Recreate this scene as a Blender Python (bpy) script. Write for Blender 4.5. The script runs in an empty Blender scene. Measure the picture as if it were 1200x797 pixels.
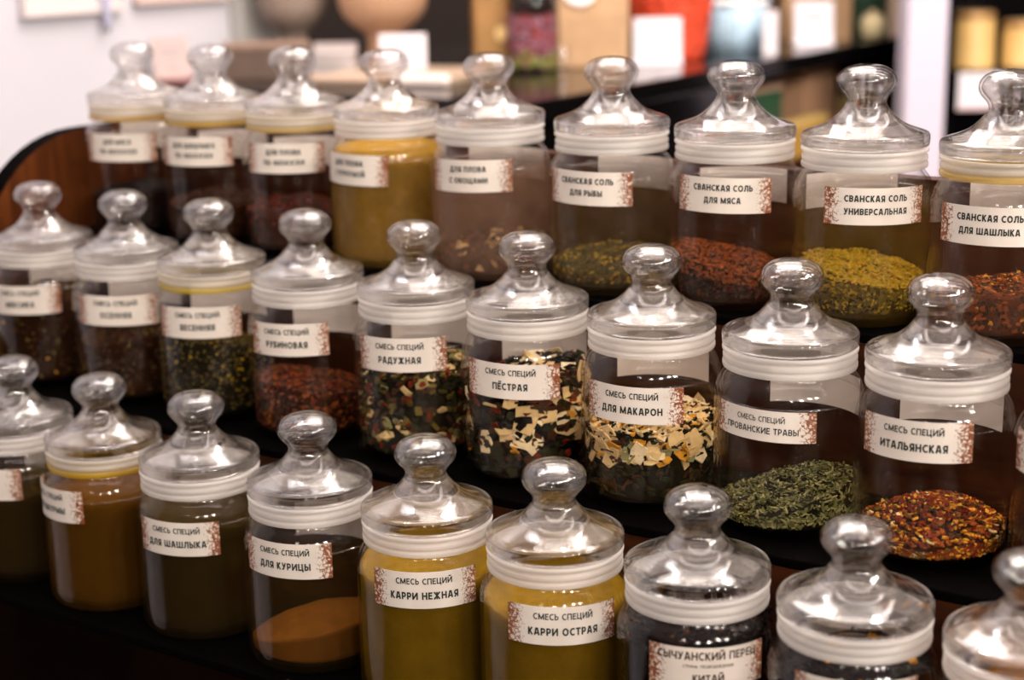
import bpy, bmesh, math, random
from math import sin, cos, pi, radians, sqrt
from mathutils import Vector, Matrix
from mathutils import noise as mnoise

# ------------------------------------------------------------------ scene, camera, light
S = bpy.context.scene
C = S.collection
CAM_H = 1.45
PITCH = radians(14.281)
ROLL = radians(-1.0735)
cam_d = bpy.data.cameras.new('camera')
cam_d.sensor_width = 36.0
cam_d.lens = 1902.3 / 1200.0 * 36.0
cam_d.clip_start = 0.02
cam_d.dof.use_dof = True
cam_d.dof.focus_distance = 1.20
cam_d.dof.aperture_fstop = 3.95
cam = bpy.data.objects.new('camera', cam_d)
C.objects.link(cam)
cam.matrix_world = (Matrix.Translation((0, 0, CAM_H)) @ Matrix.Rotation(pi / 2 - PITCH, 4, 'X') @ Matrix.Rotation(ROLL, 4, 'Z'))
S.camera = cam

S.view_settings.view_transform = 'Standard'
S.view_settings.look = 'None'
S.view_settings.gamma = 1.0
S.view_settings.exposure = 0.62
S.view_settings.use_curve_mapping = False
cy = S.cycles
cy.max_bounces = 14
cy.transparent_max_bounces = 48
cy.transmission_bounces = 14
cy.glossy_bounces = 6
cy.diffuse_bounces = 3
cy.sample_clamp_indirect = 6.0
cy.blur_glossy = 0.3

# the shop's soft ambient light: pale overhead, dark towards the floor
W = bpy.data.worlds.new('shop_light')
S.world = W
W.use_nodes = True
wn = W.node_tree.nodes
wl = W.node_tree.links
wn.clear()
wo = wn.new('ShaderNodeOutputWorld')
wb = wn.new('ShaderNodeBackground')
wt = wn.new('ShaderNodeTexCoord')
ws = wn.new('ShaderNodeSeparateXYZ')
wr = wn.new('ShaderNodeValToRGB')
wl.new(wt.outputs['Generated'], ws.inputs[0])
wm = wn.new('ShaderNodeMath'); wm.operation = 'MULTIPLY_ADD'
wm.inputs[1].default_value = 0.5; wm.inputs[2].default_value = 0.5
wl.new(ws.outputs['Z'], wm.inputs[0])
wl.new(wm.outputs[0], wr.inputs[0])
el = wr.color_ramp.elements
el[0].position = 0.40; el[0].color = (0.012, 0.008, 0.007, 1)
el[1].position = 1.0; el[1].color = (0.50, 0.385, 0.36, 1)
e = el.new(0.55); e.color = (0.04, 0.027, 0.022, 1)
e = el.new(0.72); e.color = (0.22, 0.165, 0.155, 1)
wl.new(wr.outputs[0], wb.inputs[0])
wb.inputs[1].default_value = 1.0
wl.new(wb.outputs[0], wo.inputs[0])

TAU = 2 * pi
ANG = radians(-33.8)                      # direction of the shelves in plan
TX, TY = cos(ANG), sin(ANG)


def st(s, d, z=0.0):
    """shelf frame (along the shelf, towards the back, up) -> world"""
    return Vector((s * TX - d * TY, s * TY + d * TX, z))


def area(name, loc, target, sx, sy, power, col):
    L = bpy.data.lights.new(name, 'AREA')
    L.shape = 'RECTANGLE'; L.size = sx; L.size_y = sy
    L.energy = power; L.color = col
    o = bpy.data.objects.new(name, L)
    C.objects.link(o)
    o.location = loc
    o.rotation_euler = (Vector(target) - Vector(loc)).to_track_quat('-Z', 'Y').to_euler()
    return o


def spot(name, loc, power, col=(1, 0.90, 0.81), r=0.06):
    L = bpy.data.lights.new(name, 'POINT')
    L.energy = power; L.color = col; L.shadow_soft_size = r
    o = bpy.data.objects.new(name, L)
    C.objects.link(o)
    o.location = loc
    return o


# unseen fill lights added overhead to brighten the lids, counter and wall
area('overhead_fill_light', (0.35, 1.75, 2.95), (0.25, 1.6, 1.0), 1.5, 0.9, 8, (1, 0.86, 0.78))
area('counter_fill_light', (0.3, 3.0, 2.95), (0.1, 3.0, 1.1), 1.6, 1.2, 26, (1, 0.90, 0.83))
area('wall_fill_light', (-0.75, 2.0, 2.95), (-1.0, 2.2, 1.2), 0.8, 0.8, 4, (0.98, 0.95, 1.0))
for i, y in enumerate((0.25, 1.15, 2.05)):
    area('streak_fill_strip', (0.35 + 0.15 * i, y, 2.95), (0.35 + 0.15 * i, y, 0.0), 3.0, 0.22, 8, (1, 0.88, 0.83))  # unseen strips added overhead to draw crisp streaks in the glass
# ceiling spotlights
for i, (x, y, z, p) in enumerate([(-1.3, -1.8, 2.7, 9), (-0.2, -2.8, 2.7, 26), (0.9, -2.6, 2.75, 60), (1.6, -1.8, 2.75, 55),
                                  (2.2, -1.5, 2.7, 55), (2.6, -0.6, 2.75, 55), (1.9, 0.2, 2.8, 35), (2.9, 0.7, 2.8, 50),
                                  (0.2, 2.3, 2.8, 14), (0.75, 2.0, 2.8, 14), (-0.5, 1.9, 2.8, 6)]):
    spot('ceiling_spotlight', (x, y, z), p * 1.75, r=0.17 if y < 1 else 0.07)

# ------------------------------------------------------------------ materials
MATS = {}


def newmat(name):
    m = bpy.data.materials.new(name)
    m.use_nodes = True
    n = m.node_tree.nodes
    n.clear()
    out = n.new('ShaderNodeOutputMaterial')
    return m, n, m.node_tree.links, out


def plain(name, col, rough=0.6, metal=0.0, var=0.0, vscale=40.0, spec=0.5, trans=0.0, bump=0.0, bscale=300.0):
    if name in MATS:
        return MATS[name]
    m, n, l, out = newmat(name)
    b = n.new('ShaderNodeBsdfPrincipled')
    b.inputs['Base Color'].default_value = (*col, 1)
    b.inputs['Roughness'].default_value = rough
    b.inputs['Metallic'].default_value = metal
    b.inputs['Specular IOR Level'].default_value = spec
    tc = n.new('ShaderNodeTexCoord')
    if var > 0:
        t = n.new('ShaderNodeTexNoise'); t.inputs['Scale'].default_value = vscale; t.inputs['Detail'].default_value = 5
        l.new(tc.outputs['Object'], t.inputs['Vector'])
        r = n.new('ShaderNodeValToRGB')
        r.color_ramp.elements[0].position = 0.3; r.color_ramp.elements[1].position = 0.7
        r.color_ramp.elements[0].color = (*[c * (1 - var) for c in col], 1)
        r.color_ramp.elements[1].color = (*[min(1, c * (1 + var)) for c in col], 1)
        l.new(t.outputs['Fac'], r.inputs[0]); l.new(r.outputs[0], b.inputs['Base Color'])
    if bump > 0:
        t2 = n.new('ShaderNodeTexNoise'); t2.inputs['Scale'].default_value = bscale; t2.inputs['Detail'].default_value = 3
        l.new(tc.outputs['Object'], t2.inputs['Vector'])
        bp = n.new('ShaderNodeBump'); bp.inputs['Strength'].default_value = bump; bp.inputs['Distance'].default_value = 0.001
        l.new(t2.outputs['Fac'], bp.inputs['Height']); l.new(bp.outputs[0], b.inputs['Normal'])
    if trans > 0:
        tr = n.new('ShaderNodeBsdfTranslucent'); tr.inputs[0].default_value = (*col, 1)
        mx = n.new('ShaderNodeMixShader'); mx.inputs[0].default_value = trans
        l.new(b.outputs[0], mx.inputs[1]); l.new(tr.outputs[0], mx.inputs[2]); l.new(mx.outputs[0], out.inputs[0])
    else:
        l.new(b.outputs[0], out.inputs[0])
    MATS[name] = m
    return m


def wood(name, c1, c2, rough=0.35, axis='X', scale=6.0):
    if name in MATS:
        return MATS[name]
    m, n, l, out = newmat(name)
    b = n.new('ShaderNodeBsdfPrincipled'); b.inputs['Roughness'].default_value = rough; b.inputs['Specular IOR Level'].default_value = 0.12
    tc = n.new('ShaderNodeTexCoord'); mp = n.new('ShaderNodeMapping')
    mp.inputs['Scale'].default_value = {'X': (1.2, 14, 14), 'Y': (14, 1.2, 14), 'Z': (14, 14, 1.2)}[axis]
    t = n.new('ShaderNodeTexNoise'); t.inputs['Scale'].default_value = scale; t.inputs['Detail'].default_value = 8
    t.inputs['Distortion'].default_value = 0.6
    r = n.new('ShaderNodeValToRGB')
    r.color_ramp.elements[0].position = 0.32; r.color_ramp.elements[1].position = 0.68
    r.color_ramp.elements[0].color = (*c1, 1); r.color_ramp.elements[1].color = (*c2, 1)
    l.new(tc.outputs['Object'], mp.inputs[0]); l.new(mp.outputs[0], t.inputs['Vector'])
    l.new(t.outputs['Fac'], r.inputs[0]); l.new(r.outputs[0], b.inputs['Base Color'])
    l.new(b.outputs[0], out.inputs[0])
    MATS[name] = m
    return m


def schlick(n, l, f0=0.045, boost=1.0):
    lw = n.new('ShaderNodeLayerWeight'); lw.inputs['Blend'].default_value = 0.5
    p = n.new('ShaderNodeMath'); p.operation = 'POWER'; p.inputs[1].default_value = 4.2
    l.new(lw.outputs['Facing'], p.inputs[0])
    a = n.new('ShaderNodeMath'); a.operation = 'MULTIPLY_ADD'; a.use_clamp = True
    a.inputs[1].default_value = (0.95 - f0) * boost; a.inputs[2].default_value = f0
    l.new(p.outputs[0], a.inputs[0])
    return a.outputs[0]


def thin_glass(name, tint=(0.975, 0.97, 0.965), f0=0.018, boost=0.62, film=None, film_amt=0.0, rough=0.09):
    """blown glass wall; film = spice dust clinging to the inside of the wall"""
    if name in MATS:
        return MATS[name]
    m, n, l, out = newmat(name)
    tr = n.new('ShaderNodeBsdfTransparent'); tr.inputs[0].default_value = (*tint, 1)
    gl = n.new('ShaderNodeBsdfGlossy'); gl.inputs['Roughness'].default_value = rough
    gl.inputs['Color'].default_value = (1, 0.985, 0.975, 1)
    base = tr.outputs[0]
    if film:
        df = n.new('ShaderNodeBsdfDiffuse'); df.inputs[0].default_value = (*film, 1)
        tl = n.new('ShaderNodeBsdfTranslucent'); tl.inputs[0].default_value = (*film, 1)
        ms = n.new('ShaderNodeMixShader'); ms.inputs[0].default_value = 0.5
        l.new(df.outputs[0], ms.inputs[1]); l.new(tl.outputs[0], ms.inputs[2])
        tc = n.new('ShaderNodeTexCoord')
        t = n.new('ShaderNodeTexNoise'); t.inputs['Scale'].default_value = 45; t.inputs['Detail'].default_value = 9
        t.inputs['Roughness'].default_value = 0.75
        l.new(tc.outputs['Object'], t.inputs['Vector'])
        mr = n.new('ShaderNodeMapRange')
        mr.inputs['From Min'].default_value = 0.3; mr.inputs['From Max'].default_value = 0.75
        mr.inputs['To Min'].default_value = film_amt * 0.45; mr.inputs['To Max'].default_value = film_amt * 1.5
        l.new(t.outputs['Fac'], mr.inputs['Value'])
        # the dust clings below the shoulder only
        sp = n.new('ShaderNodeSeparateXYZ'); l.new(tc.outputs['Object'], sp.inputs[0])
        mz = n.new('ShaderNodeMapRange'); mz.inputs['From Min'].default_value = 0.106; mz.inputs['From Max'].default_value = 0.094
        l.new(sp.outputs['Z'], mz.inputs['Value'])
        mu = n.new('ShaderNodeMath'); mu.operation = 'MULTIPLY'; mu.use_clamp = True
        l.new(mr.outputs[0], mu.inputs[0]); l.new(mz.outputs[0], mu.inputs[1])
        mf = n.new('ShaderNodeMixShader')
        l.new(mu.outputs[0], mf.inputs[0]); l.new(base, mf.inputs[1]); l.new(ms.outputs[0], mf.inputs[2])
        base = mf.outputs[0]
    mx = n.new('ShaderNodeMixShader')
    l.new(schlick(n, l, f0, boost), mx.inputs[0]); l.new(base, mx.inputs[1]); l.new(gl.outputs[0], mx.inputs[2])
    l.new(mx.outputs[0], out.inputs[0])
    MATS[name] = m
    return m


def real_glass(name, col=(0.985, 0.98, 0.975), ior=1.5, refract=0.5):
    if name in MATS:
        return MATS[name]
    m, n, l, out = newmat(name)
    g = n.new('ShaderNodeBsdfGlass'); g.inputs['Color'].default_value = (*col, 1)
    g.inputs['Roughness'].default_value = 0.0; g.inputs['IOR'].default_value = ior
    tr = n.new('ShaderNodeBsdfTransparent'); tr.inputs[0].default_value = (0.985, 0.98, 0.975, 1)
    gl = n.new('ShaderNodeBsdfGlossy'); gl.inputs['Roughness'].default_value = 0.07
    mx = n.new('ShaderNodeMixShader')
    l.new(schlick(n, l, 0.045, 0.95), mx.inputs[0]); l.new(tr.outputs[0], mx.inputs[1]); l.new(gl.outputs[0], mx.inputs[2])
    m2 = n.new('ShaderNodeMixShader'); m2.inputs[0].default_value = refract
    l.new(mx.outputs[0], m2.inputs[1]); l.new(g.outputs[0], m2.inputs[2])
    l.new(m2.outputs[0], out.inputs[0])
    MATS[name] = m
    return m


def gasket_mat(name, stain=None):
    if name in MATS:
        return MATS[name]
    m, n, l, out = newmat(name)
    b = n.new('ShaderNodeBsdfPrincipled'); b.inputs['Roughness'].default_value = 0.16
    b.inputs['Base Color'].default_value = (0.84, 0.81, 0.78, 1)
    tl = n.new('ShaderNodeBsdfTranslucent'); tl.inputs[0].default_value = (0.88, 0.85, 0.82, 1)
    tp = n.new('ShaderNodeBsdfTransparent'); tp.inputs[0].default_value = (0.95, 0.93, 0.90, 1)
    if stain:
        tc = n.new('ShaderNodeTexCoord'); sp = n.new('ShaderNodeSeparateXYZ')
        l.new(tc.outputs['Object'], sp.inputs[0])
        r = n.new('ShaderNodeValToRGB')
        mr = n.new('ShaderNodeMapRange'); mr.inputs['From Min'].default_value = 0.120; mr.inputs['From Max'].default_value = 0.137
        l.new(sp.outputs['Z'], mr.inputs['Value']); l.new(mr.outputs[0], r.inputs[0])
        r.color_ramp.elements[0].position = 0.22; r.color_ramp.elements[0].color = (*stain, 1)
        r.color_ramp.elements[1].position = 0.48; r.color_ramp.elements[1].color = (0.78, 0.72, 0.62, 1)
        l.new(r.outputs[0], b.inputs['Base Color']); l.new(r.outputs[0], tl.inputs[0])
    m1 = n.new('ShaderNodeMixShader'); m1.inputs[0].default_value = 0.38
    l.new(b.outputs[0], m1.inputs[1]); l.new(tl.outputs[0], m1.inputs[2])
    m2 = n.new('ShaderNodeMixShader'); m2.inputs[0].default_value = 0.48
    l.new(m1.outputs[0], m2.inputs[1]); l.new(tp.outputs[0], m2.inputs[2])
    l.new(m2.outputs[0], out.inputs[0])
    MATS[name] = m
    return m


def label_mat(name, aged=0.0):
    """cream paper with a printed band of rust-red twigs at both ends"""
    if name in MATS:
        return MATS[name]
    m, n, l, out = newmat(name)
    uv = n.new('ShaderNodeUVMap'); uv.uv_map = 'UVMap'
    sp = n.new('ShaderNodeSeparateXYZ'); l.new(uv.outputs[0], sp.inputs[0])   # in metres along / up
    # distance from the nearer end
    a = n.new('ShaderNodeMath'); a.operation = 'ABSOLUTE'; l.new(sp.outputs['X'], a.inputs[0])
    e = n.new('ShaderNodeMath'); e.operation = 'SUBTRACT'; e.inputs[0].default_value = 0.041; l.new(a.outputs[0], e.inputs[1])
    obj = n.new('ShaderNodeObjectInfo')
    cmb = n.new('ShaderNodeCombineXYZ'); cmb.inputs['X'].default_value = 7.0
    mulr = n.new('ShaderNodeMath'); mulr.operation = 'MULTIPLY'; mulr.inputs[1].default_value = 13.0
    l.new(obj.outputs['Random'], mulr.inputs[0]); l.new(mulr.outputs[0], cmb.inputs['Y'])
    ad = n.new('ShaderNodeVectorMath'); ad.operation = 'ADD'
    l.new(uv.outputs[0], ad.inputs[0]); l.new(cmb.outputs[0], ad.inputs[1])
    nz = n.new('ShaderNodeTexNoise'); nz.inputs['Scale'].default_value = 260; nz.inputs['Detail'].default_value = 2
    l.new(ad.outputs[0], nz.inputs['Vector'])
    ds = n.new('ShaderNodeVectorMath'); ds.operation = 'SCALE'; ds.inputs['Scale'].default_value = 0.006
    l.new(nz.outputs['Color'], ds.inputs[0])
    ad2 = n.new('ShaderNodeVectorMath'); ad2.operation = 'ADD'
    l.new(ad.outputs[0], ad2.inputs[0]); l.new(ds.outputs[0], ad2.inputs[1])
    vo = n.new('ShaderNodeTexVoronoi'); vo.feature = 'DISTANCE_TO_EDGE'; vo.inputs['Scale'].default_value = 300
    l.new(ad2.outputs[0], vo.inputs['Vector'])
    thr = n.new('ShaderNodeMapRange')
    thr.inputs['From Min'].default_value = 0.0; thr.inputs['From Max'].default_value = 0.019
    thr.inputs['To Min'].default_value = 0.19; thr.inputs['To Max'].default_value = -0.13
    l.new(e.outputs[0], thr.inputs['Value'])
    # break the lines up so that only twigs reach inwards
    n2 = n.new('ShaderNodeTexNoise'); n2.inputs['Scale'].default_value = 420; n2.inputs['Detail'].default_value = 1
    l.new(ad.outputs[0], n2.inputs['Vector'])
    m2 = n.new('ShaderNodeMath'); m2.operation = 'MULTIPLY_ADD'; m2.inputs[1].default_value = 0.30; m2.inputs[2].default_value = -0.13
    l.new(n2.outputs['Fac'], m2.inputs[0])
    ts = n.new('ShaderNodeMath'); ts.operation = 'ADD'; l.new(thr.outputs[0], ts.inputs[0]); l.new(m2.outputs[0], ts.inputs[1])
    lt = n.new('ShaderNodeMath'); lt.operation = 'LESS_THAN'; l.new(vo.outputs['Distance'], lt.inputs[0]); l.new(ts.outputs[0], lt.inputs[1])
    # a paler rust wash at the very ends
    wsx = n.new('ShaderNodeMapRange'); wsx.inputs['From Min'].default_value = 0.0; wsx.inputs['From Max'].default_value = 0.009
    wsx.inputs['To Min'].default_value = 0.30 + aged; wsx.inputs['To Max'].default_value = 0.0 + aged * 0.3
    l.new(e.outputs[0], wsx.inputs['Value'])
    pn = n.new('ShaderNodeTexNoise'); pn.inputs['Scale'].default_value = 120; l.new(ad.outputs[0], pn.inputs['Vector'])
    pr = n.new('ShaderNodeValToRGB')
    pr.color_ramp.elements[0].color = (0.78, 0.70, 0.61, 1); pr.color_ramp.elements[1].color = (0.86, 0.80, 0.73, 1)
    l.new(pn.outputs['Fac'], pr.inputs[0])
    mxa = n.new('ShaderNodeMixRGB'); mxa.inputs[2].default_value = (0.60, 0.31, 0.16, 1)
    l.new(wsx.outputs[0], mxa.inputs[0]); l.new(pr.outputs[0], mxa.inputs[1])
    mxb = n.new('ShaderNodeMixRGB'); mxb.inputs[2].default_value = (0.25, 0.068, 0.016, 1)
    l.new(lt.outputs[0], mxb.inputs[0]); l.new(mxa.outputs[0], mxb.inputs[1])
    b = n.new('ShaderNodeBsdfPrincipled'); b.inputs['Roughness'].default_value = 0.55; b.inputs['Specular IOR Level'].default_value = 0.25
    l.new(mxb.outputs[0], b.inputs['Base Color'])
    tl = n.new('ShaderNodeBsdfTranslucent'); tl.inputs[0].default_value = (0.75, 0.68, 0.6, 1)
    mx = n.new('ShaderNodeMixShader'); mx.inputs[0].default_value = 0.18
    l.new(b.outputs[0], mx.inputs[1]); l.new(tl.outputs[0], mx.inputs[2]); l.new(mx.outputs[0], out.inputs[0])
    MATS[name] = m
    return m


def powder(name, c, var=0.25, scale=90):
    return plain(name, c, 0.95, var=var, vscale=scale, spec=0.05, bump=0.5, bscale=900)


# ------------------------------------------------------------------ mesh helpers
def link(name, me, mats, parent=None, smooth=True):
    o = bpy.data.objects.new(name, me)
    C.objects.link(o)
    if not me.materials:
        for m in (mats if isinstance(mats, (list, tuple)) else [mats]):
            me.materials.append(m)
    if parent:
        o.parent = parent
    if smooth and len(me.polygons):
        me.polygons.foreach_set('use_smooth', [True] * len(me.polygons))
    return o


def obj(name, bm, mats, parent=None, smooth=False, recalc=True):
    me = bpy.data.meshes.new(name)
    if recalc:
        bmesh.ops.recalc_face_normals(bm, faces=bm.faces)
    bm.to_mesh(me)
    bm.free()
    return link(name, me, mats, parent, smooth)


def empty(name, loc, rz=0.0):
    o = bpy.data.objects.new(name, None)
    C.objects.link(o)
    o.empty_display_size = 0.05
    o.location = loc
    o.rotation_euler = (0, 0, rz)
    return o


def tag(o, label=None, cat=None, group=None, kind=None):
    if label: o['label'] = label
    if cat: o['category'] = cat
    if group: o['group'] = group
    if kind: o['kind'] = kind
    return o


def lathe(bm, prof, seg=64, closed=False, cap=False, ox=0, oy=0, oz=0, rfun=None):
    rings = []
    for k, (r, z) in enumerate(prof):
        if r < 1e-6:
            rings.append([bm.verts.new((ox, oy, z + oz))])
        else:
            ring = []
            for i in range(seg):
                a = TAU * i / seg
                rr = r * (rfun(a, z) if rfun else 1)
                ring.append(bm.verts.new((ox + rr * cos(a), oy + rr * sin(a), z + oz)))
            rings.append(ring)
    pairs = list(zip(rings, rings[1:])) + ([(rings[-1], rings[0])] if closed else [])
    for a, b in pairs:
        if len(a) == 1 and len(b) == 1:
            continue
        for i in range(seg):
            j = (i + 1) % seg
            if len(a) == 1:
                bm.faces.new((a[0], b[i], b[j]))
            elif len(b) == 1:
                bm.faces.new((a[i], a[j], b[0]))
            else:
                bm.faces.new((a[i], a[j], b[j], b[i]))
    if cap:
        for rg in (rings[0], rings[-1]):
            if len(rg) > 1:
                bm.faces.new(rg)
    return bm


def box(bm, x0, x1, y0, y1, z0, z1, bev=0.0, mi=0):
    vs = [bm.verts.new((x, y, z)) for x in (x0, x1) for y in (y0, y1) for z in (z0, z1)]
    fs = [bm.faces.new([vs[i] for i in f]) for f in
          ((0, 1, 3, 2), (4, 6, 7, 5), (0, 4, 5, 1), (2, 3, 7, 6), (0, 2, 6, 4), (1, 5, 7, 3))]
    for f in fs: f.material_index = mi
    if bev > 0:
        es = list({e for f in fs for e in f.edges})
        bmesh.ops.bevel(bm, geom=es, offset=bev, segments=2, affect='EDGES', profile=0.5)
    return bm


def smooth_profile(pts, n=4):
    """Catmull-Rom through the profile points"""
    out = []
    P = [pts[0]] + list(pts) + [pts[-1]]
    for i in range(1, len(P) - 2):
        p0, p1, p2, p3 = P[i - 1], P[i], P[i + 1], P[i + 2]
        for k in range(n):
            t = k / n
            q = []
            for c in (0, 1):
                q.append(0.5 * (2 * p1[c] + (p2[c] - p0[c]) * t + (2 * p0[c] - 5 * p1[c] + 4 * p2[c] - p3[c]) * t * t
                                + (3 * p1[c] - p0[c] - 3 * p2[c] + p3[c]) * t ** 3))
            out.append((max(q[0], 0.0), q[1]))
    out.append(pts[-1])
    return out


def offset_profile(pts, d):
    out = []
    for i, (r, z) in enumerate(pts):
        a = pts[max(i - 1, 0)]; b = pts[min(i + 1, len(pts) - 1)]
        tx, tz = b[0] - a[0], b[1] - a[1]
        L = sqrt(tx * tx + tz * tz) or 1
        # left normal of the travel direction; the profile runs upwards with the axis on the left
        nx, nz = -tz / L, tx / L
        out.append((max(r + nx * d, 0.0), z + nz * d))
    return out


# ------------------------------------------------------------------ the setting
dark_wood = wood('dark_stained_wood', (0.022, 0.006, 0.002), (0.052, 0.014, 0.0045), 0.4)
step_black = plain('black_laminate', (0.0012, 0.0009, 0.0008), 0.7, spec=0.01)
white_paint = plain('white_wall_paint', (0.50, 0.485, 0.53), 0.85, var=0.03, vscale=3)
counter_black = plain('black_counter_laminate', (0.003, 0.0025, 0.0028), 0.14, spec=0.25)
floor_m = plain('dark_floor_tile', (0.012, 0.007, 0.005), 0.6, var=0.2, vscale=5, spec=0.1)
back_m = plain('dark_back_wall_paint', (0.0012, 0.0008, 0.0007), 0.9, spec=0.02, var=0.2, vscale=4)


def structure(name, bm, m, loc=(0, 0, 0), rz=ANG):
    o = obj(name, bm, m)
    o.location = loc
    o.rotation_euler = (0, 0, rz)
    o['kind'] = 'structure'
    return o


bm = bmesh.new(); box(bm, -2.3, 1.6, -0.6, 4.3, -0.05, 0.0); structure('floor', bm, floor_m)
bm = bmesh.new(); box(bm, -2.28, -2.13, -0.6, 2.26, 0.0, 2.6); structure('wall_left', bm, white_paint)
bm = bmesh.new(); box(bm, -2.3, -2.10, 2.262, 2.38, 0.0, 2.6)
structure('trim_1', bm, plain('grey_green_trim_paint', (0.47, 0.45, 0.42), 0.8))
bm = bmesh.new(); box(bm, -2.3, 1.6, 4.2, 4.3, 0.0, 2.6); structure('wall_back', bm, back_m)

# ------------------------------------------------------------------ stepped display stand
ROWZ = [1.1415, 1.0134, 0.8829]           # step heights
ROWD = [1.2172, 1.0724, 0.9261]           # depth of the jar centres
EDGE = [1.157, 1.000, 0.862]              # front edge of each step
S0, S1 = -1.36, 0.30
stand = tag(empty('display_stand', st(0, 0, 0), ANG), 'dark brown stepped wooden display stand carrying three rows of glass jars', 'display stand')
BACKD = 1.29
depths_back = [BACKD, EDGE[0] + 0.012, EDGE[1] + 0.012]
for r in range(3):
    bm = bmesh.new(); box(bm, S0, S1, EDGE[r], depths_back[r], ROWZ[r] - 0.008, ROWZ[r], 0.0015)
    obj('step_board', bm, step_black, stand)
    zb = ROWZ[r + 1] if r < 2 else 0.0
    if r < 2:
        bm = bmesh.new(); box(bm, S0, S1, EDGE[r] + 0.001, EDGE[r] + 0.019, zb, ROWZ[r] - 0.0082)
        obj('riser_board', bm, dark_wood, stand)
bm = bmesh.new(); box(bm, S0, S1, EDGE[2] + 0.001, EDGE[2] + 0.02, 0.70, ROWZ[2] - 0.0082); obj('front_fascia', bm, plain('shade_darkened_wood', (0.004, 0.0014, 0.0007), 0.8, var=0.35, vscale=12, spec=0.01), stand)  # same wood as the risers, its colour darkened for the shade down here
bm = bmesh.new(); box(bm, S0, S1, EDGE[2] - 0.02, EDGE[2] + 0.03, 0.0, 0.6995, 0.002); obj('plinth', bm, step_black, stand)
bm = bmesh.new(); box(bm, S0, S1, BACKD + 0.0005, BACKD + 0.018, 0.0, 1.243, 0.001); obj('back_panel', bm, dark_wood, stand)


def end_profile():
    """stepped outline of the end panel: a quarter round above each step"""
    P = [(BACKD + 0.018, 0.0), (BACKD + 0.018, 1.247), (1.206, 1.247)]
    R = 0.151
    for k in range(1, 15):
        a = (pi / 2) * k / 14
        P.append((1.206 - R * sin(a), 1.247 - R + R * cos(a)))
    P.append((1.055, 1.05)); 
    for (cx, cz, R2) in ((1.02, 1.05, 0.12), (0.90, 0.93, 0.10)):
        if cz < 1.0:
            P.append((cx, cz))
        for k in range(0 if cz > 1 else 1, 9):
            a = (pi / 2) * k / 8
            P.append((cx - R2 * sin(a), cz - R2 + R2 * cos(a)))
    P += [(0.80, 0.0)]
    return P


for (sa, sb) in ((S0 - 0.024, S0 - 0.0005), (S1 + 0.0005, S1 + 0.024)):
    bm = bmesh.new()
    prof = end_profile()
    A_ = [bm.verts.new((sa, d, z)) for d, z in prof]
    B_ = [bm.verts.new((sb, d, z)) for d, z in prof]
    bm.faces.new(A_); bm.faces.new(B_[::-1])
    for i in range(len(prof)):
        j = (i + 1) % len(prof)
        f = bm.faces.new((A_[i], B_[i], B_[j], A_[j])); f.material_index = 1
    obj('end_panel', bm, [wood('red_brown_panel', (0.035, 0.009, 0.0025), (0.085, 0.023, 0.005), 0.35, 'Z'), step_black], stand)

# ------------------------------------------------------------------ jar meshes
RB, RI = 0.0550, 0.0527
H_LID = 0.144
body_out = smooth_profile([(0.0, 0.0012), (0.030, 0.0004), (0.0475, 0.0), (0.0522, 0.0016), (0.0547, 0.0065), (RB, 0.013)], 4) + \
    smooth_profile([(RB, 0.040), (RB, 0.094), (0.0546, 0.1015), (0.0528, 0.1085), (0.0498, 0.1140), (0.0470, 0.1175), (0.0459, 0.1205), (0.0457, 0.125), (0.0457, 0.1352)], 4)
body_in = smooth_profile([(0.0434, 0.1352), (0.0434, 0.124), (0.0437, 0.1200), (0.0455, 0.1158), (0.0485, 0.1117), (0.0508, 0.1067), (0.0523, 0.1005), (RI, 0.094), (RI, 0.040)], 4) + \
    smooth_profile([(RI, 0.016), (0.0520, 0.0095), (0.0490, 0.0060), (0.030, 0.0052), (0.0, 0.0056)], 4)
bm = bmesh.new(); lathe(bm, body_out + body_in, 72)
me_body = bpy.data.meshes.new('jar_body'); bmesh.ops.recalc_face_normals(bm, faces=bm.faces); bm.to_mesh(me_body); bm.free()

gprof = [(0.0461, 0.1206), (0.0482, 0.1203), (0.0491, 0.1207), (0.0494, 0.1218), (0.0494, 0.1236), (0.0490, 0.1243), (0.0476, 0.1246), (0.0475, 0.1262), (0.0489, 0.1265), (0.0491, 0.1272),
         (0.0491, 0.1290), (0.0488, 0.1297), (0.0475, 0.1300), (0.0474, 0.1322), (0.0488, 0.1325), (0.0496, 0.1331), (0.0498, 0.1345), (0.0494, 0.1354), (0.0461, 0.1356)]
bm = bmesh.new(); lathe(bm, gprof, 72, closed=True)
me_gasket = bpy.data.meshes.new('gasket'); bmesh.ops.recalc_face_normals(bm, faces=bm.faces); bm.to_mesh(me_gasket); bm.free()

lid_pts = [(0.0478, -0.0070), (0.0492, -0.0068), (0.0498, -0.0052), (0.0500, -0.0010), (0.0499, 0.0012), (0.0490, 0.0028), (0.0465, 0.0040), (0.0415, 0.0056), (0.0365, 0.0074),
           (0.0315, 0.0096), (0.0268, 0.0126), (0.0226, 0.0163), (0.0190, 0.0202), (0.0166, 0.0234), (0.0155, 0.0262)]
knob_pts = [(0.0155, 0.0262), (0.0158, 0.0288), (0.0178, 0.0321), (0.0208, 0.0354), (0.0229, 0.0388), (0.0235, 0.0420), (0.0230, 0.0455), (0.0210, 0.0490), (0.0174, 0.0521),
            (0.0118, 0.0545), (0.0055, 0.0556), (0.0, 0.0558)]
lp = smooth_profile(lid_pts, 3); kp = smooth_profile(knob_pts, 4)
full = lp + kp[1:]
inn = offset_profile(full, 0.0024)
inn[-1] = (0.0, full[-1][1] - 0.0030)
nl = len(lp)
lo, li = full[:nl], inn[:nl]
ko, ki = full[nl - 1:], inn[nl - 1:]
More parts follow.
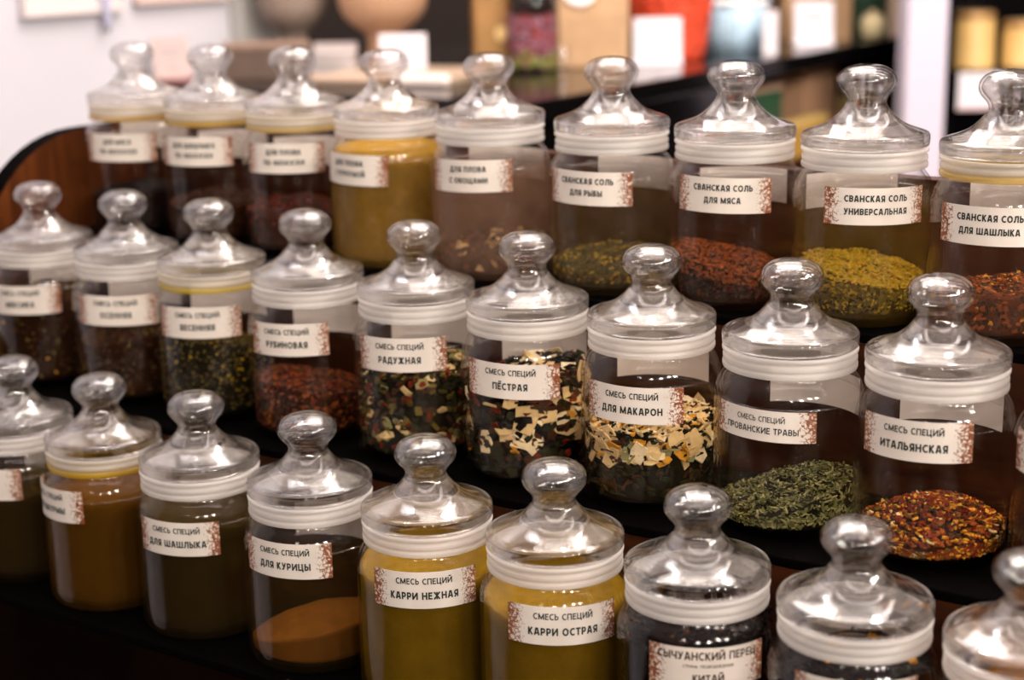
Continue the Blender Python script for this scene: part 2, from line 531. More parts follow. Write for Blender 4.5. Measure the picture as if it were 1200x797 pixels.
li = [(0.0455, -0.0066), (0.0452, -0.0055), (0.0452, -0.0020)] + [q for q in li if q[1] > 0.0008 and q[0] < 0.0450]


def shift(pr): return [(r, z + H_LID) for r, z in pr]


bm = bmesh.new(); lathe(bm, shift(lo)[::-1] + shift(li), 72)
me_lid = bpy.data.meshes.new('lid'); 
for f in bm.faces: f.normal_update()
bm.to_mesh(me_lid); bm.free()
bm = bmesh.new(); lathe(bm, shift(ko)[::-1], 72); lathe(bm, shift(ki), 72)
me_knob = bpy.data.meshes.new('knob'); bm.to_mesh(me_knob); bm.free()


# orient by sampling: faces made from the reversed outer profile come first
def orient_shell(me, n_outer_faces):
    bm = bmesh.new(); bm.from_mesh(me); bm.faces.ensure_lookup_table()
    for i, f in enumerate(bm.faces):
        f.normal_update()
        c = f.calc_center_median()
        rad = Vector((c.x, c.y, 0)).normalized()
        # reference point on the axis, a little below the face
        v = f.normal.dot(rad) + 0.35 * f.normal.z
        if abs(f.normal.z) > 0.94:
            v = f.normal.z
        # a concave neck still faces away from the axis
        up = v > 0
        want = i < n_outer_faces
        if c.z - H_LID < -0.0064 and abs(f.normal.z) > 0.85:
            up, want = f.normal.z > 0, False          # the underside of the rim
        if up != want:
            f.normal_flip()
    bm.to_mesh(me); bm.free()


SEG = 72
orient_shell(me_lid, SEG * (len(lo) - 1))
orient_shell(me_knob, SEG * (len(ko) - 1))

LAB_W, LAB_H = 0.082, 0.0286
R_LAB, R_TXT = RB + 0.0003, RB + 0.0006


def label_mesh(name, w=LAB_W, h=LAB_H, tilt=0.0, flip=False):
    bm = bmesh.new()
    uvl = bm.loops.layers.uv.new('UVMap')
    nx, ny = 28, 6
    g = []
    for layer, R in enumerate((R_LAB + 0.00012, R_LAB)):
        rows = []
        for j in range(ny + 1):
            row = []
            for i in range(nx + 1):
                u = (i / nx - 0.5) * w; v = (j / ny - 0.5) * h
                uu = u; vv = v + tilt * u
                a = uu / R
                row.append((bm.verts.new((R * sin(a), -R * cos(a), vv)), u, v))
            rows.append(row)
        g.append(rows)

    def face(q):
        f = bm.faces.new([x[0] for x in q])
        for lp_, x in zip(f.loops, q):
            lp_[uvl].uv = (x[1] * LAB_W / w, x[2])
    for j in range(ny):
        for i in range(nx):
            face((g[0][j][i], g[0][j][i + 1], g[0][j + 1][i + 1], g[0][j + 1][i]))
            face((g[1][j][i], g[1][j + 1][i], g[1][j + 1][i + 1], g[1][j][i + 1]))
    for i in range(nx):
        face((g[0][0][i], g[1][0][i], g[1][0][i + 1], g[0][0][i + 1]))
        face((g[0][ny][i], g[0][ny][i + 1], g[1][ny][i + 1], g[1][ny][i]))
    for j in range(ny):
        face((g[0][j][0], g[0][j + 1][0], g[1][j + 1][0], g[1][j][0]))
        face((g[0][j][nx], g[1][j][nx], g[1][j + 1][nx], g[0][j + 1][nx]))
    me = bpy.data.meshes.new(name)
    bm.to_mesh(me); bm.free()
    return me


def arc(cx, cy_, rx, ry, a0, a1, n=14):
    return [(cx + rx * cos(radians(a0 + (a1 - a0) * k / n)), cy_ + ry * sin(radians(a0 + (a1 - a0) * k / n))) for k in range(n + 1)]


def glyph(ch, t):
    """centre lines of a bold sans capital of height 1 and stroke t -> (width, strokes)"""
    T = t / 2
    H = 1 - T
    if ch == ' ': return 0.30, []
    if ch == 'А': w = 0.76; return w, [[(T * .95, 0), (w / 2 - T * .55, 1)], [(w / 2 + T * .55, 1), (w - T * .95, 0)], [(w / 2 - T, H), (w / 2 + T, H)], [(w * .2, .29), (w * .8, .29)]]
    if ch in 'БЬЫЪ':
        w = 0.62; bx = w - T; my = .57
        bowl = [(T, my), (bx - .20, my)] + arc(bx - .20, (my + T) / 2, .20, (my - T) / 2, 90, -90) + [(T, T)]
        if ch == 'Б': return w, [[(T, 0), (T, 1)], [(T, H), (w * .92, H)], bowl]
        if ch == 'Ь': return w, [[(T, 0), (T, 1)], bowl]
        return .88, [[(T, 0), (T, 1)], [(p[0] * .96, p[1]) for p in bowl], [(.88 - T, 0), (.88 - T, 1)]]
    if ch == 'В':
        w = 0.64; my = .52
        return w, [[(T, 0), (T, 1)], [(T, H), (.34, H)] + arc(.34, (H + my) / 2, .19, (H - my) / 2, 90, -90) + [(T, my)],
                   [(T, my), (.36, my)] + arc(.36, (my + T) / 2, w - T - .36, (my - T) / 2, 90, -90) + [(T, T)]]
    if ch == 'Г': w = .55; return w, [[(T, 0), (T, 1)], [(T, H), (w, H)]]
    if ch == 'Д':
        w = .82
        return w, [[(.02, .17 * .9), (w - .02, .17 * .9)], [(T, -.19), (T, .22)], [(w - T, -.19), (w - T, .22)], [(.17, .16), (.24, .55), (.26, H), (w - .19, H)], [(w - .19, 1), (w - .19, .16)]]
    if ch in 'ЕЁ':
        w = .56; q = [[(T, 0), (T, 1)], [(T, H), (w, H)], [(T, .52), (w * .92, .52)], [(T, T), (w, T)]]
        if ch == 'Ё': q += [[(.14, 1.18), (.14 + t * .95, 1.18)], [(.38, 1.18), (.38 + t * .95, 1.18)]]
        return w, q
    if ch == 'З':
        w = .58; my = .52
        return w, [arc(.27, (H + my) / 2, .22, (H - my) / 2, 150, -90) + [(.2, my)], [(.2, my)] + arc(.28, (my + T) / 2, w - T - .28, (my - T) / 2, 90, -155)]
    if ch in 'ИЙ':
        w = .78; q = [[(T, 1), (T, 0)], [(w - T, 1), (w - T, 0)], [(T, T * .6), (w - T, 1 - T * .6)]]
        if ch == 'Й': q += [arc(w / 2, 1.27, .17, .14, 190, 350, 8)]
        return w, q
    if ch == 'Ж': w = 1.0; return w, [[(w / 2, 0), (w / 2, 1)], [(w / 2, .5), (w - T, 1)], [(w / 2, .5), (w - T, 0)], [(w / 2, .5), (T, 1)], [(w / 2, .5), (T, 0)]]
    if ch == 'К': w = .66; return w, [[(T, 0), (T, 1)], [(T, .47), (.22, .5), (w - T * 1.1, 1)], [(.24, .52), (w - T * .9, 0)]]
    if ch == 'Л': w = .74; return w, [[(w - T, 0), (w - T, 1)], [(w - T, H), (.26, H), (.23, .42), (.16, .12), (0, T)]]
    if ch == 'М': w = .96; return w, [[(T, 0), (T * 1.3, 1)], [(T * 1.3, H), (w / 2, .12), (w - T * 1.3, H)], [(w - T * 1.3, 1), (w - T, 0)]]
    if ch == 'Н': w = .74; return w, [[(T, 0), (T, 1)], [(w - T, 0), (w - T, 1)], [(T, .51), (w - T, .51)]]
    if ch == 'О': w = .84; return w, [arc(w / 2, .5, w / 2 - T, .5 - T + .01, 0, 360, 28)]
    if ch == 'П': w = .74; return w, [[(T, 0), (T, 1)], [(w - T, 0), (w - T, 1)], [(T, H), (w - T, H)]]
    if ch == 'Р':
        w = .62; my = .40
        return w, [[(T, 0), (T, 1)], [(T, H), (.34, H)] + arc(.34, (H + my) / 2, w - T - .34, (H - my) / 2, 90, -90) + [(T, my)]]
    if ch == 'С': w = .68; return w, [arc(.42, .5, .42 - T, .5 - T + .01, 52, 308, 22)]
    if ch == 'Т': w = .64; return w, [[(0, H), (w, H)], [(w / 2, H), (w / 2, 0)]]
    if ch == 'У': w = .68; return w, [[(T * .9, 1), (w / 2 + .02, .36)], [(w - T * .9, 1), (w / 2 + .02, .33), (.27, .10), (.06, T)]]
    if ch == 'Х': w = .68; return w, [[(T * 1.1, 1), (w - T * 1.1, 0)], [(w - T * 1.1, 1), (T * 1.1, 0)]]
    if ch == 'Ц': w = .80; return w, [[(T, 1), (T, 0)], [(w - .08 - T, 1), (w - .08 - T, 0)], [(T, T), (w, T)], [(w - T, T), (w - T, -.20)]]
    if ch == 'Ч': w = .68; return w, [[(w - T, 0), (w - T, 1)], [(T, 1), (T, .62)] + arc(.28, .60, .28 - T, .20, 180, 270, 6) + [(w - T, .42)]]
    if ch == 'Ш': w = 1.04; return w, [[(T, 0), (T, 1)], [(w / 2, 0), (w / 2, 1)], [(w - T, 0), (w - T, 1)], [(T, T), (w - T, T)]]
    if ch == 'Щ': w = 1.10; return w, [[(T, 0), (T, 1)], [(.52, 0), (.52, 1)], [(1.04 - T, 0), (1.04 - T, 1)], [(T, T), (w, T)], [(w - T, T), (w - T, -.20)]]
    if ch == 'Я':
        w = .64; my = .40
        return w, [[(w - T, 0), (w - T, 1)], [(w - T, H), (.30, H)] + arc(.30, (H + my) / 2, .30 - T, (H - my) / 2, 90, 270) + [(w - T, my)], [(.36, my), (T * .9, 0)]]
    raise KeyError(ch)


def text_mesh(lines, tilt=0.0, maxw=0.076):
    """lines: (string, cap height, centre height above the label centre, stroke) bent round the jar"""
    verts, faces = [], []
    for (txt, cap, vc, t) in lines:
        x = 0.0
        segs = []
        for ch in txt:
            w, strokes = glyph(ch, t)
            for sk in strokes:
                segs.append([(x + p[0], p[1]) for p in sk])
            x += w + 0.13
        wd = (x - 0.13) * cap
        k = min(0.94, maxw / wd)

        def put(px, py):
            u = (px * cap - wd / 2) * k; v = py * cap - cap / 2 + vc + tilt * u
            a = u / R_TXT
            verts.append((R_TXT * sin(a), -R_TXT * cos(a), v))
            return len(verts) - 1
        T = t / 2
        for sk in segs:
            for i, (p, q) in enumerate(zip(sk, sk[1:])):
                dx, dy = q[0] - p[0], q[1] - p[1]
                L = sqrt(dx * dx + dy * dy)
                if L < 1e-6: continue
                nx, ny = -dy / L * T, dx / L * T
                faces.append([put(p[0] + nx, p[1] + ny), put(p[0] - nx, p[1] - ny), put(q[0] - nx, q[1] - ny), put(q[0] + nx, q[1] + ny)])
                if i > 0:
                    faces.append([put(p[0] + T * cos(TAU * j / 8 + .39), p[1] + T * sin(TAU * j / 8 + .39)) for j in range(8)])
    out = bpy.data.meshes.new('lettering')
    out.from_pydata(verts, [], faces)
    return out


ink = plain('label_ink', (0.012, 0.022, 0.018), 0.6)
ink_brown = plain('label_ink_brown', (0.035, 0.014, 0.010), 0.6)
M_lid = real_glass('lid_glass', refract=0.48)
M_knob = real_glass('knob_glass', refract=0.16)
M_body = thin_glass('jar_glass')


def fill_height(x, y, lev, tilt, tdir, dome, rough, seed):
    h = lev + tilt * (x * cos(tdir) + y * sin(tdir)) / RI + dome * (1 - (x * x + y * y) / RI ** 2)
    if rough:
        h += rough * mnoise.noise(Vector((x * 45 + seed, y * 45, seed * 3.1))) + rough * 0.5 * mnoise.noise(Vector((x * 130, y * 130 + seed, 0)))
    return min(max(h, 0.010), 0.112)


def inner_r(z):
    """inside radius of the jar wall at height z"""
    pr = body_in[::-1]
    best = RI
    for a, b in zip(pr, pr[1:]):
        if (a[1] - z) * (b[1] - z) <= 0 and abs(b[1] - a[1]) > 1e-9:
            best = a[0] + (b[0] - a[0]) * (z - a[1]) / (b[1] - a[1])
            if best > 0.03: return best
    return best


def filling_mesh(lev, tilt, tdir, dome, rough, seed, inset=0.0005):
    bm = bmesh.new()
    seg = 64
    rings = []
    zb = 0.0062
    rings.append([bm.verts.new((0, 0, zb))])
    rings.append([bm.verts.new((0.045 * cos(TAU * i / seg), 0.045 * sin(TAU * i / seg), zb)) for i in range(seg)])
    nz = 8
    top = []
    for i in range(seg):
        a = TAU * i / seg
        top.append(fill_height(RI * cos(a), RI * sin(a), lev, tilt, tdir, dome, rough, seed))
    for k in range(nz + 1):
        ring = []
        for i in range(seg):
            a = TAU * i / seg
            z = 0.0105 + (top[i] - 0.0105) * k / nz
            r = inner_r(max(z, 0.012)) - inset
            ring.append(bm.verts.new((r * cos(a), r * sin(a), z)))
        rings.append(ring)
    for q in (0.94, 0.86, 0.76, 0.64, 0.52, 0.40, 0.28, 0.15):
        ring = []
        for i in range(seg):
            a = TAU * i / seg
            x, y = RI * q * cos(a), RI * q * sin(a)
            z = fill_height(x, y, lev, tilt, tdir, dome, rough, seed)
            r = min(RI * q, inner_r(max(z, .012)) - 0.001)
            ring.append(bm.verts.new((r * cos(a), r * sin(a), z)))
        rings.append(ring)
    rings.append([bm.verts.new((0, 0, fill_height(0, 0, lev, tilt, tdir, dome, rough, seed)))])
    for a, b in zip(rings, rings[1:]):
        for i in range(seg):
            j = (i + 1) % seg
            if len(a) == 1: bm.faces.new((a[0], b[j], b[i]))
            elif len(b) == 1: bm.faces.new((a[i], a[j], b[0]))
            else: bm.faces.new((a[i], a[j], b[j], b[i]))
    me = bpy.data.meshes.new('spice_filling')
    bm.to_mesh(me); bm.free()
    return me


def flakes_mesh(rng, spec, chips, nm):
    """loose dried pieces on top of the heap and against the glass.
    chips: list of (material index, count, length, width, thickness, where) with where = 'all' | 'top' | 'mid'"""
    lev, tilt, tdir, dome, rough, seed = spec
    verts, faces, mi = [], [], []
    for (m, cnt, L, Wd, Th, where) in chips:
        for _ in range(cnt):
            l = L * rng.uniform(0.55, 1.25) / 2; w = Wd * rng.uniform(0.55, 1.3) / 2; t = Th * rng.uniform(0.7, 1.3) / 2
            on_top = rng.random() < 0.5 if where == 'all' else where == 'top'
            a = rng.uniform(0, TAU)
            if on_top:
                r = (RI - 0.003 - l * 0.7) * sqrt(rng.random())
                x, y = r * cos(a), r * sin(a)
                z = fill_height(x, y, lev, tilt, tdir, dome, rough, seed) + rng.uniform(-0.3, 0.8) * (t + 0.25 * w)
                q = Matrix.Rotation(rng.uniform(0, TAU), 3, 'Z') @ Matrix.Rotation(rng.gauss(0, 0.45), 3, 'X') @ Matrix.Rotation(rng.gauss(0, 0.35), 3, 'Y')
                maxr = RI - 0.0006
            else:
                ht = fill_height(RI * cos(a), RI * sin(a), lev, tilt, tdir, dome, rough, seed)
                lo_ = {'mid': 0.012 + 0.35 * (ht - 0.012), 'upper': 0.012 + 0.62 * (ht - 0.012)}.get(where, 0.012)
                if where == 'low': ht = 0.012 + 0.6 * (ht - 0.012)
                z = rng.uniform(lo_, max(ht, lo_ + 0.001))
                rr = RI - 0.0009 - t - (rng.uniform(0, 0.0036) if L >= 0.008 else 0.0)
                x, y = rr * cos(a), rr * sin(a)
                # lie against the wall, turned at random in its own plane
                q = Matrix.Rotation(a - pi / 2, 3, 'Z') @ Matrix.Rotation(pi / 2 + rng.gauss(0, 0.6 if L >= 0.008 else 0.3), 3, 'X') @ Matrix.Rotation(rng.uniform(0, TAU), 3, 'Z')
                maxr = RI - 0.0005
            base = len(verts)
            bend = rng.uniform(-0.35, 0.5) * l * 0.6
            sk = rng.uniform(-0.3, 0.3) * l
            e1, e2 = rng.uniform(0.45, 1.0), rng.uniform(0.45, 1.0)
            pts = []
            for (u, v) in ((-l, -w * e1), (-l + sk * 0.5, w * e1), (0, w * 1.1), (l + sk, w * e2), (l, -w * e2), (0, -w * 1.05)):
                for tt in (-t, t):
                    p = q @ Vector((u, v, tt + bend * (u / l) ** 2))
                    px, py, pz = x + p.x, y + p.y, z + p.z
                    rr = sqrt(px * px + py * py)
                    if rr > maxr:
                        px *= maxr / rr; py *= maxr / rr
                    pts.append((px, py, max(pz, 0.0065)))
            verts += pts
            F = [(1, 5, 3), (1, 11, 5), (5, 11, 9), (5, 9, 7), (0, 2, 4), (0, 4, 10), (4, 8, 10), (4, 6, 8)]
            for i in range(6):
                j = (i + 1) % 6
                F.append((2 * i, 2 * j, 2 * j + 1)); F.append((2 * i, 2 * j + 1, 2 * i + 1))
            faces += [tuple(base + k for k in f) for f in F]
            mi += [m] * len(F)
    me = bpy.data.meshes.new(nm)
    me.from_pydata(verts, [], faces)
    me.polygons.foreach_set('material_index', mi)
    return me


# dried pieces
P = {
    'cream': plain('dried_root_chip', (0.56, 0.39, 0.17), 0.8, var=0.15, vscale=150, spec=0.06),
    'white': plain('dried_onion_chip', (0.68, 0.54, 0.32), 0.75, var=0.12, vscale=150, spec=0.06),
    'gold': plain('golden_flake', (0.45, 0.20, 0.015), 0.7, var=0.25, vscale=150, spec=0.06),
    'yellow': plain('mustard_flake', (0.30, 0.19, 0.010), 0.75, var=0.25, vscale=150, spec=0.06),
    'olive': plain('olive_herb', (0.085, 0.062, 0.010), 0.8, var=0.3, vscale=150, spec=0.06),
    'green': plain('dried_herb_leaf', (0.085, 0.082, 0.025), 0.8, var=0.35, vscale=150, spec=0.06),
    'palegreen': plain('pale_herb_leaf', (0.20, 0.18, 0.07), 0.8, var=0.3, vscale=150, spec=0.06),
    'darkgreen': plain('dark_herb_leaf', (0.016, 0.015, 0.005), 0.8, var=0.3, vscale=150, spec=0.06),
    'rust': plain('rust_red_flake', (0.19, 0.045, 0.007), 0.75, var=0.3, vscale=150, spec=0.06),
    'red': plain('dried_pepper_flake', (0.11, 0.013, 0.004), 0.6, var=0.3, vscale=150, spec=0.06),
    'brown': plain('brown_seed', (0.045, 0.016, 0.005), 0.7, var=0.3, vscale=150, spec=0.06),
    'dark': plain('pepper_and_shade_chip', (0.003, 0.0018, 0.0012), 0.6, var=0.3, vscale=150, spec=0.06),  # pepper and dark chips, also painted shade low in two Svan salt heaps
}
Q = {
    'dark': powder('dark_ground_spice', (0.004, 0.0016, 0.0009)),
    'darkbrown': powder('dark_brown_ground_spice', (0.018, 0.006, 0.002)),
    'reddark': powder('dark_red_ground_spice', (0.022, 0.005, 0.002)),
    'redbrown': powder('red_brown_ground_spice', (0.085, 0.022, 0.006)),
    'turmeric': powder('olive_yellow_powder', (0.33, 0.185, 0.022), 0.12),
    'curry': powder('curry_yellow_powder', (0.215, 0.122, 0.006), 0.14),
    'amber': powder('amber_powder', (0.16, 0.055, 0.006), 0.12),
    'orange': powder('orange_powder', (0.085, 0.034, 0.0025), 0.14),
    'olive': powder('olive_brown_powder', (0.030, 0.017, 0.002), 0.15),
    'mustard': powder('mustard_ground_herb', (0.17, 0.105, 0.005), 0.25),
    'herb': powder('ground_herb', (0.03, 0.026, 0.007), 0.3),
    'herbdark': powder('dark_ground_herb', (0.008, 0.006, 0.0025), 0.3),
    'tan': powder('tan_ground_spice', (0.18, 0.11, 0.035), 0.3),
}
cs = 'СМЕСЬ СПЕЦИЙ'
sv = 'СВАНСКАЯ СОЛЬ'


def two(a, b, c1=0.0047, c2=0.0057):
    return [(a, c1, 0.0072, 0.185), (b, c2, -0.0042, 0.215)]


def same(a, b):
    return [(a, 0.0051, 0.0062, 0.215), (b, 0.0050, -0.0038, 0.215)]


FINE = 0.0022
R_ = radians
